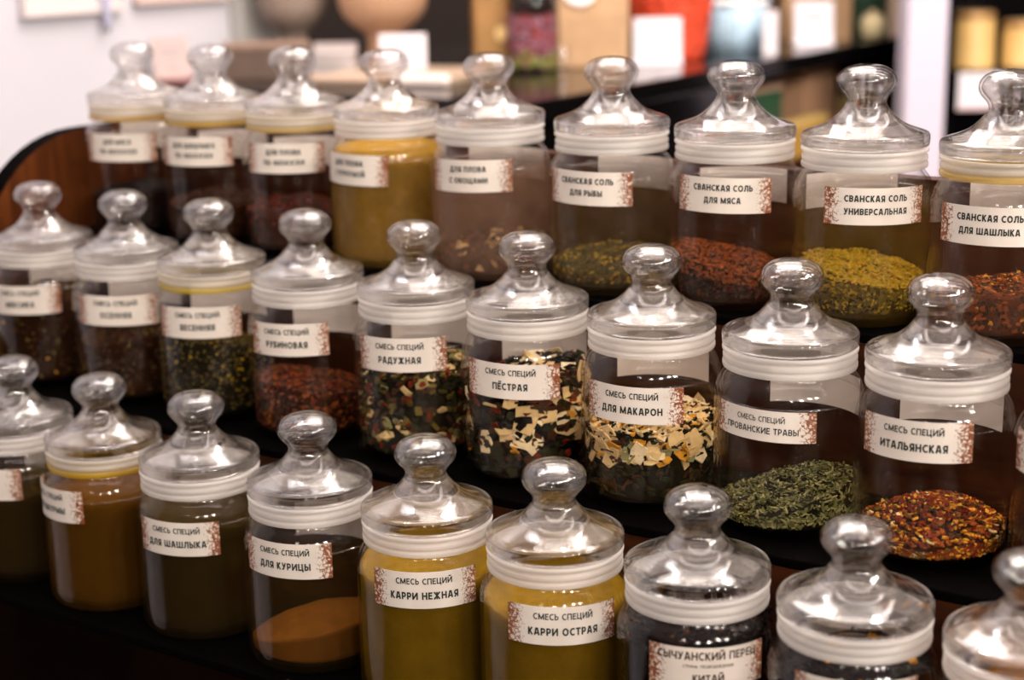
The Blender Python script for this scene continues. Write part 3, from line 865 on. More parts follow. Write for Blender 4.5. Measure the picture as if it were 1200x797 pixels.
# x, y, label facing, label bottom below lid edge, lettering, filling (powder, level, tilt, tilt dir, dome, rough), chips, wall film, gasket stain, label words
JARS = [[
    (-0.3938, 1.7280, -100.7, .0640, same('ДЛЯ МЯСА', 'ПО АБХАЗСКИ'), ('dark', .045, .004, 0, .006, .003), [], None, (0.62, 0.38, 0.06), 'ДЛЯ МЯСА ПО АБХАЗСКИ, dark spice and yellowed seal'),
    (-0.3011, 1.6653, -104.5, .0615, same('ДЛЯ ШАШЛЫКА', 'ПО АБХАЗСКИ'), ('darkbrown', .042, .004, 1, .006, .003), [(0, 60, .004, .003, .002, 'all', 'reddark')], None, (0.62, 0.40, 0.06), 'ДЛЯ ШАШЛЫКА ПО АБХАЗСКИ, dark brown spice'),
    (-0.2085, 1.6058, -97.3, .0615, same('ДЛЯ ПЛОВА', 'ПО АБХАЗСКИ'), ('reddark', .040, .006, 2, .006, .003), [(0, 80, .004, .003, .002, 'all', 'red')], None, (0.70, 0.52, 0.20), 'ДЛЯ ПЛОВА ПО АБХАЗСКИ, dark red spice'),
    (-0.1154, 1.5417, -128.2, .0655, same('ДЛЯ ПЛОВА', 'С КУРКУМОЙ'), ('turmeric', .110, .002, 0, .002, .002), [], ((0.30, 0.175, 0.035), .45), None, 'ДЛЯ ПЛОВА С КУРКУМОЙ, full of yellow powder'),
    (-0.0161, 1.4763, -111.9, .0630, same('ДЛЯ ПЛОВА', 'С ОВОЩАМИ'), ('darkbrown', .022, .006, 0.5, .010, .004), [('cream', 50, .011, .007, .0015, 'all'), ('dark', 90, .012, .008, .002, 'all'), ('brown', 60, .008, .006, .002, 'all'), ('rust', 30, .008, .006, .002, 'all')], ((0.24, 0.135, 0.085), .34), None, 'ДЛЯ ПЛОВА С ОВОЩАМИ, few dried vegetable pieces at the bottom'),
    (0.0905, 1.4069, -117.7, .0650, same(sv, 'ДЛЯ РЫБЫ'), ('herb', .024, .004, 1, .006, .003), [('olive', 700, .0035, .002, .001, 'all'), ('yellow', 220, .004, .002, .001, 'all'), ('brown', 300, .003, .002, .001, 'all')], ((0.122, 0.072, 0.029), .16), None, 'СВАНСКАЯ СОЛЬ ДЛЯ РЫБЫ, coarse olive herbs'),
    (0.1883, 1.3417, -108.0, .0620, same(sv, 'ДЛЯ МЯСА'), ('darkbrown', .033, .012, 2.8, .004, .003), [('rust', 1100, .0035, .0022, .001, 'top'), ('rust', 450, .0035, .0022, .001, 'upper'), ('brown', 900, .004, .0022, .001, 'all'), ('red', 300, .003, .002, .001, 'all'), ('dark', 500, .004, .002, .001, 'low')], ((0.090, 0.034, 0.016), .10), None, 'СВАНСКАЯ СОЛЬ ДЛЯ МЯСА, rust red ground spice'),  # brown base and dark low chips paint shade on the heap's sides
    (0.2820, 1.2788, -91.5, .0620, same(sv, 'УНИВЕРСАЛЬНАЯ'), ('olive', .037, .008, 2.2, .003, .003), [('yellow', 1700, .0034, .0022, .001, 'top'), ('yellow', 250, .003, .002, .001, 'upper'), ('yellow', 200, .0034, .002, .001, 'low'), ('olive', 900, .0045, .002, .001, 'mid'), ('dark', 500, .004, .002, .001, 'low'), ('olive', 300, .0045, .002, .001, 'low'), ('gold', 200, .003, .002, .001, 'top')], ((0.189, 0.110, 0.019), .13), None, 'СВАНСКАЯ СОЛЬ УНИВЕРСАЛЬНАЯ, mustard yellow herbs'),  # olive base and dark low chips put front shade into the heap's colour
    (0.3710, 1.2076, -118.0, .0680, same(sv, 'ДЛЯ ШАШЛЫКА'), ('redbrown', .034, .006, -1, .006, .003), [('rust', 800, .0045, .0028, .001, 'all'), ('brown', 700, .005, .003, .001, 'all'), ('gold', 120, .005, .003, .001, 'all')], ((0.113, 0.049, 0.026), .10), (0.70, 0.50, 0.14), 'СВАНСКАЯ СОЛЬ ДЛЯ ШАШЛЫКА, red brown flakes'),
], [
    (-0.4690, 1.6064, -103.0, .0680, two(cs, 'МЕКСИКА'), ('darkbrown', .085, .004, 1, .004, .003), [('brown', 500, .004, .0025, .001, 'all'), ('gold', 60, .0035, .002, .001, 'all'), ('olive', 200, .004, .0025, .001, 'all'), ('dark', 300, .004, .003, .001, 'all')], None, None, 'СМЕСЬ СПЕЦИЙ МЕКСИКА, dark coarse spice'),
    (-0.3697, 1.5381, -92.0, .0645, two(cs, 'ОСЕННЯЯ'), ('darkbrown', .064, .010, 0.6, .006, .003), [('brown', 700, .004, .002, .001, 'all'), ('olive', 120, .004, .002, .001, 'all'), ('dark', 300, .004, .002, .001, 'all')], None, None, 'СМЕСЬ СПЕЦИЙ ОСЕННЯЯ, dark brown spice'),
    (-0.2762, 1.4779, -97.0, .0630, two(cs, 'ВЕСЕННЯЯ'), ('herbdark', .068, .012, 3.6, .004, .003), [('olive', 1100, .0032, .002, .001, 'all'), ('yellow', 170, .0032, .002, .001, 'all'), ('darkgreen', 700, .0035, .002, .001, 'all'), ('brown', 400, .0035, .002, .001, 'all')], None, (0.62, 0.46, 0.05), 'СМЕСЬ СПЕЦИЙ ВЕСЕННЯЯ, olive herbs and yellowed seal'),
    (-0.1823, 1.4069, -106.0, .0640, two(cs, 'РУБИНОВАЯ'), ('reddark', .044, .008, 3.4, .004, .003), [('rust', 350, .0035, .002, .001, 'all'), ('red', 400, .0035, .002, .001, 'all'), ('brown', 900, .0035, .002, .001, 'all')], None, None, 'СМЕСЬ СПЕЦИЙ РУБИНОВАЯ, red brown spice'),
    (-0.0811, 1.3437, -103.5, .0620, two(cs, 'РАДУЖНАЯ'), ('herbdark', .074, .004, 2, .006, .005), [('darkgreen', 500, .009, .005, .0012, 'all'), ('olive', 260, .008, .005, .0012, 'all'), ('brown', 260, .008, .005, .0012, 'all'), ('red', 120, .006, .004, .0015, 'all'), ('cream', 55, .011, .008, .0012, 'all'), ('palegreen', 90, .010, .007, .0012, 'all')], None, None, 'СМЕСЬ СПЕЦИЙ РАДУЖНАЯ, mixed leaves and vegetable flakes'),
    (0.0139, 1.2839, -106.6, .0690, two(cs, 'ПЁСТРАЯ'), ('dark', .078, .012, 0.2, .004, .005), [('darkgreen', 420, .011, .007, .0014, 'all'), ('dark', 300, .012, .007, .0018, 'all'), ('brown', 260, .011, .006, .0015, 'all'), ('red', 110, .009, .006, .0018, 'all'), ('white', 26, .020, .015, .0014, 'mid'), ('cream', 30, .020, .014, .0016, 'mid'), ('white', 14, .018, .013, .0014, 'top'), ('cream', 14, .018, .013, .0014, 'top'), ('gold', 40, .009, .006, .0016, 'all')], None, None, 'СМЕСЬ СПЕЦИЙ ПЁСТРАЯ, large white and dark chips'),
    (0.1085, 1.2194, -111.5, .0715, two(cs, 'ДЛЯ МАКАРОН'), ('herbdark', .060, .004, 0.5, .008, .004), [('darkgreen', 500, .008, .003, .0012, 'all'), ('brown', 260, .008, .003, .0012, 'all'), ('cream', 230, .010, .007, .0016, 'top'), ('white', 130, .010, .007, .0016, 'top'), ('gold', 130, .008, .005, .0014, 'top'), ('cream', 60, .015, .012, .0016, 'upper'), ('white', 16, .015, .012, .0016, 'upper'), ('gold', 50, .010, .006, .0014, 'upper'), ('palegreen', 10, .014, .011, .0014, 'upper')], None, None, 'СМЕСЬ СПЕЦИЙ ДЛЯ МАКАРОН, pale root chips over dark herbs'),
    (0.2039, 1.1531, -121.5, .0670, [(cs, .0041, .0049, .15), ('ПРОВАНСКИЕ ТРАВЫ', .0047, -.0034, .17)], ('herbdark', .022, .015, -0.1, .006, .003), [('green', 1300, .0055, .0020, .0006, 'all'), ('palegreen', 700, .0055, .0018, .0006, 'all'), ('darkgreen', 900, .005, .002, .0006, 'all')], None, None, 'ПРОВАНСКИЕ ТРАВЫ, sloping heap of green herbs'),
    (0.2958, 1.0909, -120.0, .0635, two(cs, 'ИТАЛЬЯНСКАЯ'), ('darkbrown', .017, .004, 0.3, .016, .003), [('rust', 700, .0042, .003, .0012, 'all'), ('gold', 420, .0042, .0032, .0012, 'all'), ('red', 600, .005, .0035, .0012, 'all'), ('brown', 500, .005, .003, .0012, 'all'), ('cream', 50, .005, .004, .0012, 'all'), ('olive', 200, .005, .003, .001, 'all')], None, None, 'СМЕСЬ СПЕЦИЙ ИТАЛЬЯНСКАЯ, heap of orange red flakes'),
    (0.3897, 1.0280, -137.0, .0640, [], ('dark', .035, .004, 0, .006, .003), [], None, None, 'in the middle row right of ИТАЛЬЯНСКАЯ, cut by the frame'),
], [
    (-0.4522, 1.4180, -116.0, .0620, [], ('olive', .080, .004, 0, .004, .002), [], ((0.045, 0.027, 0.010), .20), None, 'at the left end of front row, label end showing'),
    (-0.3605, 1.3490, -140.0, .0625, two(cs, 'ДЛЯ ШАУРМЫ'), ('orange', .098, .004, 0, .003, .002), [], ((0.153, 0.066, 0.006), .3), (0.60, 0.40, 0.03), 'СМЕСЬ СПЕЦИЙ ДЛЯ ШАУРМЫ, full of orange powder'),
    (-0.2630, 1.2908, -104.0, .0680, two(cs, 'ДЛЯ ШАШЛЫКА'), ('olive', .098, .008, 3.4, .003, .002), [], ((0.054, 0.032, 0.010), .3), None, 'СМЕСЬ СПЕЦИЙ ДЛЯ ШАШЛЫКА, olive brown powder'),
    (-0.1626, 1.2244, -107.5, .0620, two(cs, 'ДЛЯ КУРИЦЫ'), ('amber', .024, .012, -0.6, .012, .0012), [], ((0.063, 0.038, 0.010), .16), None, 'СМЕСЬ СПЕЦИЙ ДЛЯ КУРИЦЫ, low mound of amber powder'),
    (-0.0674, 1.1578, -91.0, .0600, two(cs, 'КАРРИ НЕЖНАЯ'), ('curry', .101, .008, 1.5, .002, .003), [], ((0.17, 0.098, 0.006), .25), None, 'СМЕСЬ СПЕЦИЙ КАРРИ НЕЖНАЯ, mild yellow curry powder'),
    (0.0286, 1.0968, -86.0, .0620, two(cs, 'КАРРИ ОСТРАЯ'), ('curry', .100, .006, 1.2, .002, .003), [], ((0.18, 0.10, 0.006), .25), None, 'СМЕСЬ СПЕЦИЙ КАРРИ ОСТРАЯ, yellow curry powder'),
    (0.1246, 1.0349, -88.4, .0650, [('СЫЧУАНСКИЙ ПЕРЕЦ', .0057, .0085, .18), ('СТРАНА  ПРОИСХОЖДЕНИЯ', .0021, .0012, .14), ('КИТАЙ', .0054, -.0073, .19)], ('dark', .108, .004, 0, .002, .003), [('dark', 500, .004, .0035, .003, 'all'), ('brown', 60, .004, .003, .003, 'all')], None, None, 'СЫЧУАНСКИЙ ПЕРЕЦ КИТАЙ, near black pepper'),
    (0.2182, 0.9704, -99.7, .0600, [], ('dark', .098, .006, 0, .004, .003), [('dark', 400, .005, .004, .003, 'all'), ('gold', 26, .006, .005, .003, 'all')], None, None, 'in front row right of СЫЧУАНСКИЙ ПЕРЕЦ, only its label top showing'),
    (0.3091, 0.9069, -108.8, .0680, [], ('amber', .100, .004, 0, .004, .002), [('gold', 40, .006, .005, .003, 'top')], None, None, 'at the bottom right corner, cut by the frame'),
]]
GROUPS = ['spice jars on the top step', 'spice jars on the middle step', 'spice jars on the bottom step']
STEPS = ['top row', 'middle row', 'front row']
paper = label_mat('cream_label_paper')
paper_aged = label_mat('aged_label_paper', 0.18)
rng = random.Random(11)
for r, row in enumerate(JARS):
    for i, (x, y, face, lb, lines, fl, chips, film, stain, words) in enumerate(row):
        # settle each jar on the straight line of its row
        s_, d_ = x * TX + y * TY, -x * TY + y * TX
        d_ = ROWD[r] + 0.25 * (d_ - ROWD[r])
        p = st(s_, d_, ROWZ[r] + 0.0003)
        t = empty('spice_jar', p, 0)
        if words.startswith(('in ', 'at ')):
            lab = 'glass spice jar ' + words
        else:
            lab = 'glass spice jar in %s labelled %s' % (STEPS[r], words)
        tag(t, lab, 'jar', GROUPS[r])
        b = bpy.data.objects.new('jar_body', me_body.copy() if film else me_body); C.objects.link(b); b.parent = t
        bm_ = thin_glass('dusty_glass_%d_%d' % (r, i), film=film[0], film_amt=film[1]) if film else M_body
        b.data.materials.clear(); b.data.materials.append(bm_)
        b.data.polygons.foreach_set('use_smooth', [True] * len(b.data.polygons))
        g = bpy.data.objects.new('gasket', me_gasket.copy() if stain else me_gasket); C.objects.link(g); g.parent = t
        g.data.materials.clear(); g.data.materials.append(gasket_mat('stained_seal_%d_%d' % (r, i), stain) if stain else gasket_mat('clear_seal'))
        g.data.polygons.foreach_set('use_smooth', [True] * len(g.data.polygons))
        if stain: g['label'] = 'seal yellowed along its lower edge'
        ld = link('lid', me_lid, M_lid, t)
        kn = link('knob', me_knob, M_knob, ld)
        tilt = rng.uniform(-0.02, 0.02)
        big = (r == 2 and i == 6)
        h = 0.0230 if (r, i) == (1, 7) else LAB_H
        lw = {(2, 2): 0.0735, (2, 3): 0.077, (1, 3): 0.077}.get((r, i), LAB_W)
        lz = H_LID - lb + h / 2
        a = radians(face + 90)
        l1 = link('label', label_mesh('label', lw, h, tilt), paper_aged if big else paper, t, smooth=False)
        l1.location = (0, 0, lz); l1.rotation_euler = (0, 0, a)
        l1['label'] = 'cream paper label with rust twig print at both ends'
        if lines:
            tm = text_mesh(lines, tilt, lw - 0.0045)
            tx = link('lettering', tm, ink_brown if big else ink, l1, smooth=False)
        l2 = link('back_label', label_mesh('back_label', LAB_W, LAB_H, rng.uniform(-0.015, 0.015)), plain('plain_label_paper', (0.82, 0.76, 0.70), 0.6, trans=0.25), t, smooth=False)
        l2.location = (0, 0, H_LID - 0.0655 + LAB_H / 2 + rng.uniform(-0.003, 0.003)); l2.rotation_euler = (0, 0, a + pi + rng.uniform(-0.12, 0.12))
        spec = (fl[1], fl[2], fl[3], fl[4], fl[5], 3.7 * i + 11 * r)
        fo = link('spice_filling', filling_mesh(*spec, (0.0050 if max(c[2] for c in chips) >= 0.008 else 0.0026) if chips else 0.0005), Q[fl[0]], t)
        fo['kind'] = 'stuff'
        if chips:
            mats, lst = [], []
            for c in chips:
                if len(c) == 7: mats.append(Q.get(c[6]) or P[c[6]])
                else: mats.append(P[c[0]])
                lst.append((len(mats) - 1,) + tuple(c[1:6]))
            fm = flakes_mesh(random.Random(100 * r + i), spec, lst, 'spice_flakes')
            fk = link('spice_flakes', fm, mats, t, smooth=False)
            fk['kind'] = 'stuff'

# ------------------------------------------------------------------ the counter behind and what stands on it
CZ = 1.20
cnt = tag(empty('shop_counter', (0, 0, 0), ANG), 'black shop counter with a glossy top behind the rows of jars', 'counter')
bm = bmesh.new(); box(bm, -2.125, -1.30, 2.00, 3.95, CZ - 0.035, CZ, 0.004); obj('counter_top', bm, counter_black, cnt)
bm = bmesh.new(); box(bm, -2.09, -1.33, 2.03, 2.70, 0.0, CZ - 0.0355); obj('cabinet_body', bm, counter_black, cnt)
bm = bmesh.new(); box(bm, -2.09, -1.95, 2.7005, 3.90, 0.0, CZ - 0.0355); obj('back_board', bm, dark_wood, cnt)
for z in (0.78, 0.985):
    bm = bmesh.new(); box(bm, -1.9495, -1.33, 2.7005, 3.7995, z - 0.02, z); obj('shelf', bm, dark_wood, cnt)
bm = bmesh.new(); box(bm, -1.9495, -1.32, 3.80, 3.86, 0.0, CZ - 0.0355)
obj('side_board', bm, wood('orange_brown_board', (0.13, 0.035, 0.008), (0.20, 0.06, 0.014), 0.4, 'Z'), cnt)

card_white = plain('white_card', (0.72, 0.67, 0.71), 0.6)
card_pink = plain('pinkish_card', (0.40, 0.30, 0.285), 0.6)
print_grey = plain('faint_grey_print', (0.25, 0.23, 0.25), 0.7)
clear_base = plain('dark_red_card_foot', (0.20, 0.045, 0.05), 0.4)


def root(name, x, y, z, yaw, label, cat, group=None):
    return tag(empty(name, (x, y, z + 0.0003), yaw), label, cat, group)


def part_box(name, t, m, x0, x1, y0, y1, z0, z1, bev=0.0015):
    bm = bmesh.new(); box(bm, x0, x1, y0, y1, z0, z1, bev)
    return obj(name, bm, m, t)


def part_lathe(name, t, m, prof, seg=48, rfun=None, sm=True, closed=False):
    bm = bmesh.new(); lathe(bm, prof, seg, rfun=rfun, closed=closed)
    return obj(name, bm, m, t, smooth=sm)


def price_card(x, y, w, h, yaw, label, mat, foot, lean=0.18, group='price cards on the counter'):
    t = root('price_card', x, y, CZ, yaw, label, 'price card', group)
    part_box('card_foot', t, foot, -w * 0.5, w * 0.5, -0.012, 0.030, 0.0, 0.005, 0.001)
    bm = bmesh.new(); box(bm, -w / 2, w / 2, -0.0006, 0.0006, 0.0, h, 0)
    c = obj('card', bm, mat, t); c.location = (0, 0.004, 0.005); c.rotation_euler = (-lean, 0, 0)
    bm = bmesh.new()
    for (a, b, zc, th) in ((-0.30, 0.28, 0.68, 0.05), (-0.22, 0.2, 0.54, 0.03), (-0.12, 0.14, 0.24, 0.06)):
        box(bm, a * w, b * w, -0.0009, -0.0006, (zc - th / 2) * h, (zc + th / 2) * h)
    obj('faint_print', bm, print_grey, c)
    return t


price_card(-0.578, 2.850, 0.066, 0.072, 0.45, 'pinkish price card by the white wall, behind the left jars', card_pink, clear_base, 0.25)
price_card(0.277, 3.006, 0.088, 0.080, 0.0, 'white price card in front of the red wicker basket', card_white, card_white, 0.10)
price_card(0.640, 3.420, 0.082, 0.084, 0.05, 'white price card in front of the brown carton', card_white, card_white, 0.10)

# brown carton at the left, booklets, slatted wooden tray with a price card
t = root('brown_carton', -0.425, 2.905, CZ, 0.15, 'low dark brown box with paler lid behind the left jars', 'box')
part_box('box_body', t, plain('taupe_brown_card', (0.085, 0.05, 0.034), 0.6, var=0.1), -0.075, 0.075, -0.05, 0.05, 0, 0.05)
part_box('box_lid', t, plain('pale_brown_card', (0.20, 0.125, 0.09), 0.6, var=0.1), -0.077, 0.077, -0.052, 0.052, 0.0502, 0.060)
bk = plain('white_booklet_paper', (0.62, 0.56, 0.55), 0.7)
for k in range(4):
    t = root('booklet', -0.305 + 0.003 * (k % 2), 2.92 - 0.004 * k, CZ + 0.0135 * k + 0.0003 * k, 0.04 * (k - 1.5),
             ['lowest', 'second lowest', 'second highest', 'topmost'][k] + ' white booklet of the stack beside the brown box', 'booklet', 'white booklets in a stack')
    part_box('page_block', t, bk, -0.036, 0.036, -0.05, 0.05, 0.0012, 0.0118, 0)
    part_box('cover', t, plain('booklet_cover', (0.40, 0.34, 0.33), 0.5), -0.038, 0.038, -0.052, 0.052, 0.0, 0.0011, 0)
    part_box('cover', t, plain('booklet_cover', (0.40, 0.34, 0.33), 0.5), -0.038, 0.038, -0.052, 0.052, 0.0119, 0.0130, 0)
t = root('serving_board', -0.190, 2.745, CZ, -0.35, 'pale wooden serving board lying on the front edge of the counter', 'board')
bw = wood('pale_board_wood', (0.26, 0.18, 0.125), (0.40, 0.30, 0.225), 0.45)
part_box('board_plate', t, bw, -0.125, 0.125, -0.05, 0.17, 0.0, 0.014, 0.003)
part_box('board_edge', t, plain('pink_white_board_edge', (0.80, 0.68, 0.63), 0.4), 0.02, 0.125, -0.068, -0.0505, 0.0, 0.020, 0.007)
part_box('board_edge', t, plain('tan_board_edge', (0.50, 0.36, 0.27), 0.4), -0.125, 0.012, -0.068, -0.0505, 0.0, 0.018, 0.006)
price_card(-0.180, 2.830, 0.082, 0.070, -0.1, 'white price card standing on the pale serving board', card_white, card_white, 0.12)

# two footed bowls
def footed_bowl(x, y, k, m, label):
    t = root('footed_bowl', x, y, CZ, 0, label, 'bowl', 'footed bowls on the counter')
    out = smooth_profile([(0.0, 0.0), (0.040, 0.0), (0.043, 0.006), (0.036, 0.020), (0.031, 0.045), (0.034, 0.066), (0.052, 0.080), (0.072, 0.098), (0.083, 0.125), (0.087, 0.165), (0.086, 0.215)], 3)
    inn_ = smooth_profile([(0.080, 0.215), (0.080, 0.165), (0.075, 0.128), (0.060, 0.102), (0.030, 0.090), (0.0, 0.088)], 3)
    part_lathe('bowl', t, m, [(r * k, z) for r, z in out + inn_], 48)
    part_lathe('rim', t, m, [(0.0795 * k, 0.2152), (0.0795 * k, 0.2185), (0.083 * k, 0.220), (0.0865 * k, 0.2185), (0.0865 * k, 0.2152)], 48, closed=True)
    return t


footed_bowl(-0.392, 3.045, 0.80, plain('grey_taupe_stone', (0.24, 0.185, 0.15), 0.55, var=0.12, vscale=18), 'grey taupe stone footed bowl behind the stack of booklets')
footed_bowl(-0.222, 2.985, 0.97, plain('peach_clay', (0.46, 0.27, 0.16), 0.5, var=0.10, vscale=14), 'peach clay footed bowl behind the white price card')

# gold tin, jar of petals, kraft bag
gold = plain('golden_tin', (0.36, 0.19, 0.065), 0.35, metal=0.4, var=0.15, vscale=20)
t = root('golden_tin', -0.028, 2.98, CZ, 0.1, 'tall golden brown tin between the dark gap and the petal jar', 'tin')
part_box('tin_body', t, gold, -0.034, 0.034, -0.03, 0.03, 0.0, 0.20, 0.006)
part_box('tin_lid', t, plain('amber_tin_lid', (0.42, 0.20, 0.05), 0.3, metal=0.4), -0.035, 0.035, -0.031, 0.031, 0.2005, 0.235, 0.004)
bm = bmesh.new(); lathe(bm, [(0.0, -0.0004), (0.012, -0.0004), (0.013, 0.0), (0.012, 0.0006), (0.0, 0.0006)], 24)
o = obj('painted_highlight', bm, plain('pale_gold_highlight', (0.85, 0.60, 0.25), 0.35), t, smooth=False)  # pale disc painted in as the blurred highlight on the tin
o.location = (0.018, -0.0312, 0.065); o.rotation_euler = (pi / 2, 0, 0)

t = root('petal_jar', 0.045, 2.93, CZ, 0.0, 'dark glass jar of purple petals with a gold lid by kraft bag', 'jar')
t.scale = (1.02, 1.02, 1.17)
part_lathe('jar_body', t, thin_glass('smoky_jar_glass', tint=(0.80, 0.72, 0.72)), smooth_profile([(0.0, 0.0), (0.040, 0.0), (0.0435, 0.005), (0.044, 0.02)], 3) + smooth_profile([(0.044, 0.10), (0.042, 0.108), (0.038, 0.113), (0.038, 0.118)], 3))
part_lathe('lid', t, plain('gold_lid', (0.75, 0.48, 0.06), 0.3, metal=0.5), [(0.0, 0.1185), (0.040, 0.1185), (0.041, 0.120), (0.041, 0.130), (0.039, 0.132), (0.0, 0.132)])
part_lathe('fill', t, plain('dark_petal_mass', (0.05, 0.016, 0.020), 0.8), [(0.0, 0.004), (0.038, 0.004), (0.0415, 0.01), (0.0415, 0.082), (0.0, 0.086)])
pr = random.Random(5)
verts, faces, mi = [], [], []
for k in range(420):
    a = pr.uniform(0, TAU); z = pr.uniform(0.008, 0.082); rr = 0.0424
    m_ = 2 if (z < 0.030 and pr.random() < 0.75) else pr.choice([0, 0, 1, 1, 3])
    c_ = Vector((rr * cos(a), rr * sin(a), z))
    q = Matrix.Rotation(a - pi / 2, 3, 'Z') @ Matrix.Rotation(pi / 2 + pr.gauss(0, 0.3), 3, 'X') @ Matrix.Rotation(pr.uniform(0, TAU), 3, 'Z')
    b0 = len(verts)
    for u, v in ((-1, -0.4), (-0.3, 0.7), (0.6, 0.6), (1, -0.2), (0.2, -0.8)):
        for tt in (-0.0005, 0.0005):
            p_ = c_ + q @ Vector((u * 0.007, v * 0.006, tt))
            rad = sqrt(p_.x ** 2 + p_.y ** 2)
            if rad > 0.0434: p_.x *= 0.0434 / rad; p_.y *= 0.0434 / rad
            verts.append(tuple(p_))
    fl_ = [(b0 + 1, b0 + 9, b0 + 7, b0 + 5, b0 + 3), (b0, b0 + 2, b0 + 4, b0 + 6, b0 + 8)]
    fl_ += [(b0 + 2 * i, b0 + 2 * i + 1, b0 + 2 * ((i + 1) % 5) + 1, b0 + 2 * ((i + 1) % 5)) for i in range(5)]
    faces += fl_; mi += [m_] * len(fl_)
me = bpy.data.meshes.new('petals'); me.from_pydata(verts, [], faces); me.polygons.foreach_set('material_index', mi)
o = link('petals', me, [plain('mauve_petal', (0.36, 0.17, 0.24), 0.7), plain('crimson_petal', (0.30, 0.05, 0.05), 0.7), plain('lime_leaf', (0.26, 0.36, 0.07), 0.7), plain('lilac_petal', (0.40, 0.27, 0.36), 0.7)], t, smooth=False)
o['kind'] = 'stuff'

kraft = plain('kraft_paper', (0.44, 0.27, 0.145), 0.8, var=0.08, vscale=30)
t = root('kraft_bag', 0.157, 2.985, CZ, 0.0, 'flat kraft paper bag with a round white sticker on the counter', 'bag')
bm = bmesh.new()
rings = []
for z, hw, hd in ((0.0, 0.060, 0.026), (0.004, 0.062, 0.028), (0.09, 0.063, 0.026), (0.17, 0.063, 0.016), (0.225, 0.063, 0.004)):
    rings.append([bm.verts.new((x_, y_, z)) for x_, y_ in ((-hw, -hd), (0, -hd * 1.06), (hw, -hd), (hw * 0.96, 0), (hw, hd), (0, hd), (-hw, hd), (-hw * 0.96, 0))])
for a, b in zip(rings, rings[1:]):
    for i in range(8): bm.faces.new((a[i], a[(i + 1) % 8], b[(i + 1) % 8], b[i]))
bm.faces.new(rings[0]); bm.faces.new(rings[-1])
obj('bag_body', bm, kraft, t)
part_box('top_fold', t, plain('kraft_paper_fold', (0.48, 0.30, 0.17), 0.8), -0.0635, 0.0635, -0.008, 0.008, 0.2255, 0.245, 0.001)
bm = bmesh.new(); lathe(bm, [(0.0, -0.0004), (0.032, -0.0004), (0.0325, 0.0), (0.032, 0.0005), (0.0, 0.0005)], 40)
o = obj('sticker', bm, plain('white_sticker', (0.85, 0.80, 0.79), 0.5), t)
o.location = (-0.024, -0.0268, 0.143); o.rotation_euler = (pi / 2 - 0.115, 0, 0)

t = root('glass_tumbler', 0.098, 2.845, CZ, 0.0, 'tiny clear glass on the counter edge before the kraft bag', 'glass')
part_lathe('cup', t, thin_glass('tumbler_glass', f0=0.07), smooth_profile([(0.0, 0.0), (0.008, 0.0), (0.010, 0.006), (0.009, 0.02), (0.0115, 0.045)], 3) + [(0.0100, 0.045), (0.0075, 0.02), (0.0, 0.012)], 24)

# red wicker basket and the blue pleated cup
t = root('red_basket', 0.315, 3.165, CZ, 0.0, 'bright red orange woven basket behind a white price card', 'basket')
redm = plain('red_wicker', (0.62, 0.055, 0.012), 0.6, var=0.35, vscale=60, bump=0.6, bscale=120)
prof_ = [(0.0, 0.0), (0.058, 0.0)] + [(0.060 + 0.034 * (z / 0.24) ** 0.8 + (0.003 if k % 2 else 0.0), z) for k, z in enumerate([0.24 * j / 24 for j in range(25)])]
prof_ += [(0.088, 0.24), (0.082, 0.18), (0.060, 0.012), (0.0, 0.010)]
part_lathe('woven_body', t, redm, prof_, 72, rfun=lambda a, z: 1 + 0.018 * (1 if int(a / TAU * 36 + int(z * 100)) % 2 else -1) if 0.002 < z < 0.239 else 1, sm=False)
part_lathe('rim', t, redm, [(0.090 + 0.007 * cos(a), 0.2475 + 0.007 * sin(a)) for a in [TAU * k / 10 for k in range(10)]], 48, closed=True)

t = root('pleated_cup', 0.456, 3.290, CZ, 0.0, 'pale blue pleated paper cup with white rim beside the red basket', 'cup')
bluem = plain('pale_blue_paper', (0.46, 0.66, 0.82), 0.5, var=0.25, vscale=40)
part_lathe('pleated_side', t, bluem, [(0.0, 0.0), (0.058, 0.0), (0.061, 0.04), (0.066, 0.092), (0.062, 0.092), (0.055, 0.004), (0.0, 0.004)], 120, rfun=lambda a, z: 1 + 0.022 * sin(a * 30), sm=True)
part_lathe('rim', t, plain('white_paper_rim', (0.85, 0.83, 0.84), 0.5), [(0.061, 0.0925), (0.069, 0.0925), (0.070, 0.096), (0.068, 0.1), (0.061, 0.1)], 60, closed=True)
t = root('white_carton', 0.512, 3.195, CZ, -0.15, 'narrow white carton beside the pale blue pleated cup', 'box')
part_box('carton', t, card_white, -0.014, 0.014, -0.02, 0.02, 0.0, 0.082)
part_box('tuck_flap', t, card_pink, -0.0135, 0.0135, -0.0195, 0.0195, 0.0822, 0.085, 0.001)
t = root('brown_carton', 0.668, 3.585, CZ, 0.0, 'tall tan brown carton behind the right white price card', 'box')
part_box('box_body', t, plain('tan_brown_card', (0.34, 0.20, 0.10), 0.6, var=0.12), -0.072, 0.072, -0.05, 0.05, 0, 0.15)
part_box('box_lid', t, plain('brown_card_lid', (0.26, 0.15, 0.07), 0.6), -0.074, 0.074, -0.052, 0.052, 0.1502, 0.18)
t = root('green_tin', 0.800, 3.72, CZ, 0.1, 'dark green round tin near the white pillar', 'tin')
part_lathe('tin_body', t, plain('dark_green_tin', (0.018, 0.05, 0.028), 0.4), [(0.0, 0.0), (0.055, 0.0), (0.056, 0.002), (0.056, 0.085), (0.0, 0.085)], sm=False)
part_lathe('tin_lid', t, plain('green_tin_lid', (0.03, 0.16, 0.09), 0.35), [(0.0, 0.0852), (0.0575, 0.0852), (0.058, 0.088), (0.058, 0.118), (0.056, 0.12), (0.0, 0.12)], sm=False)
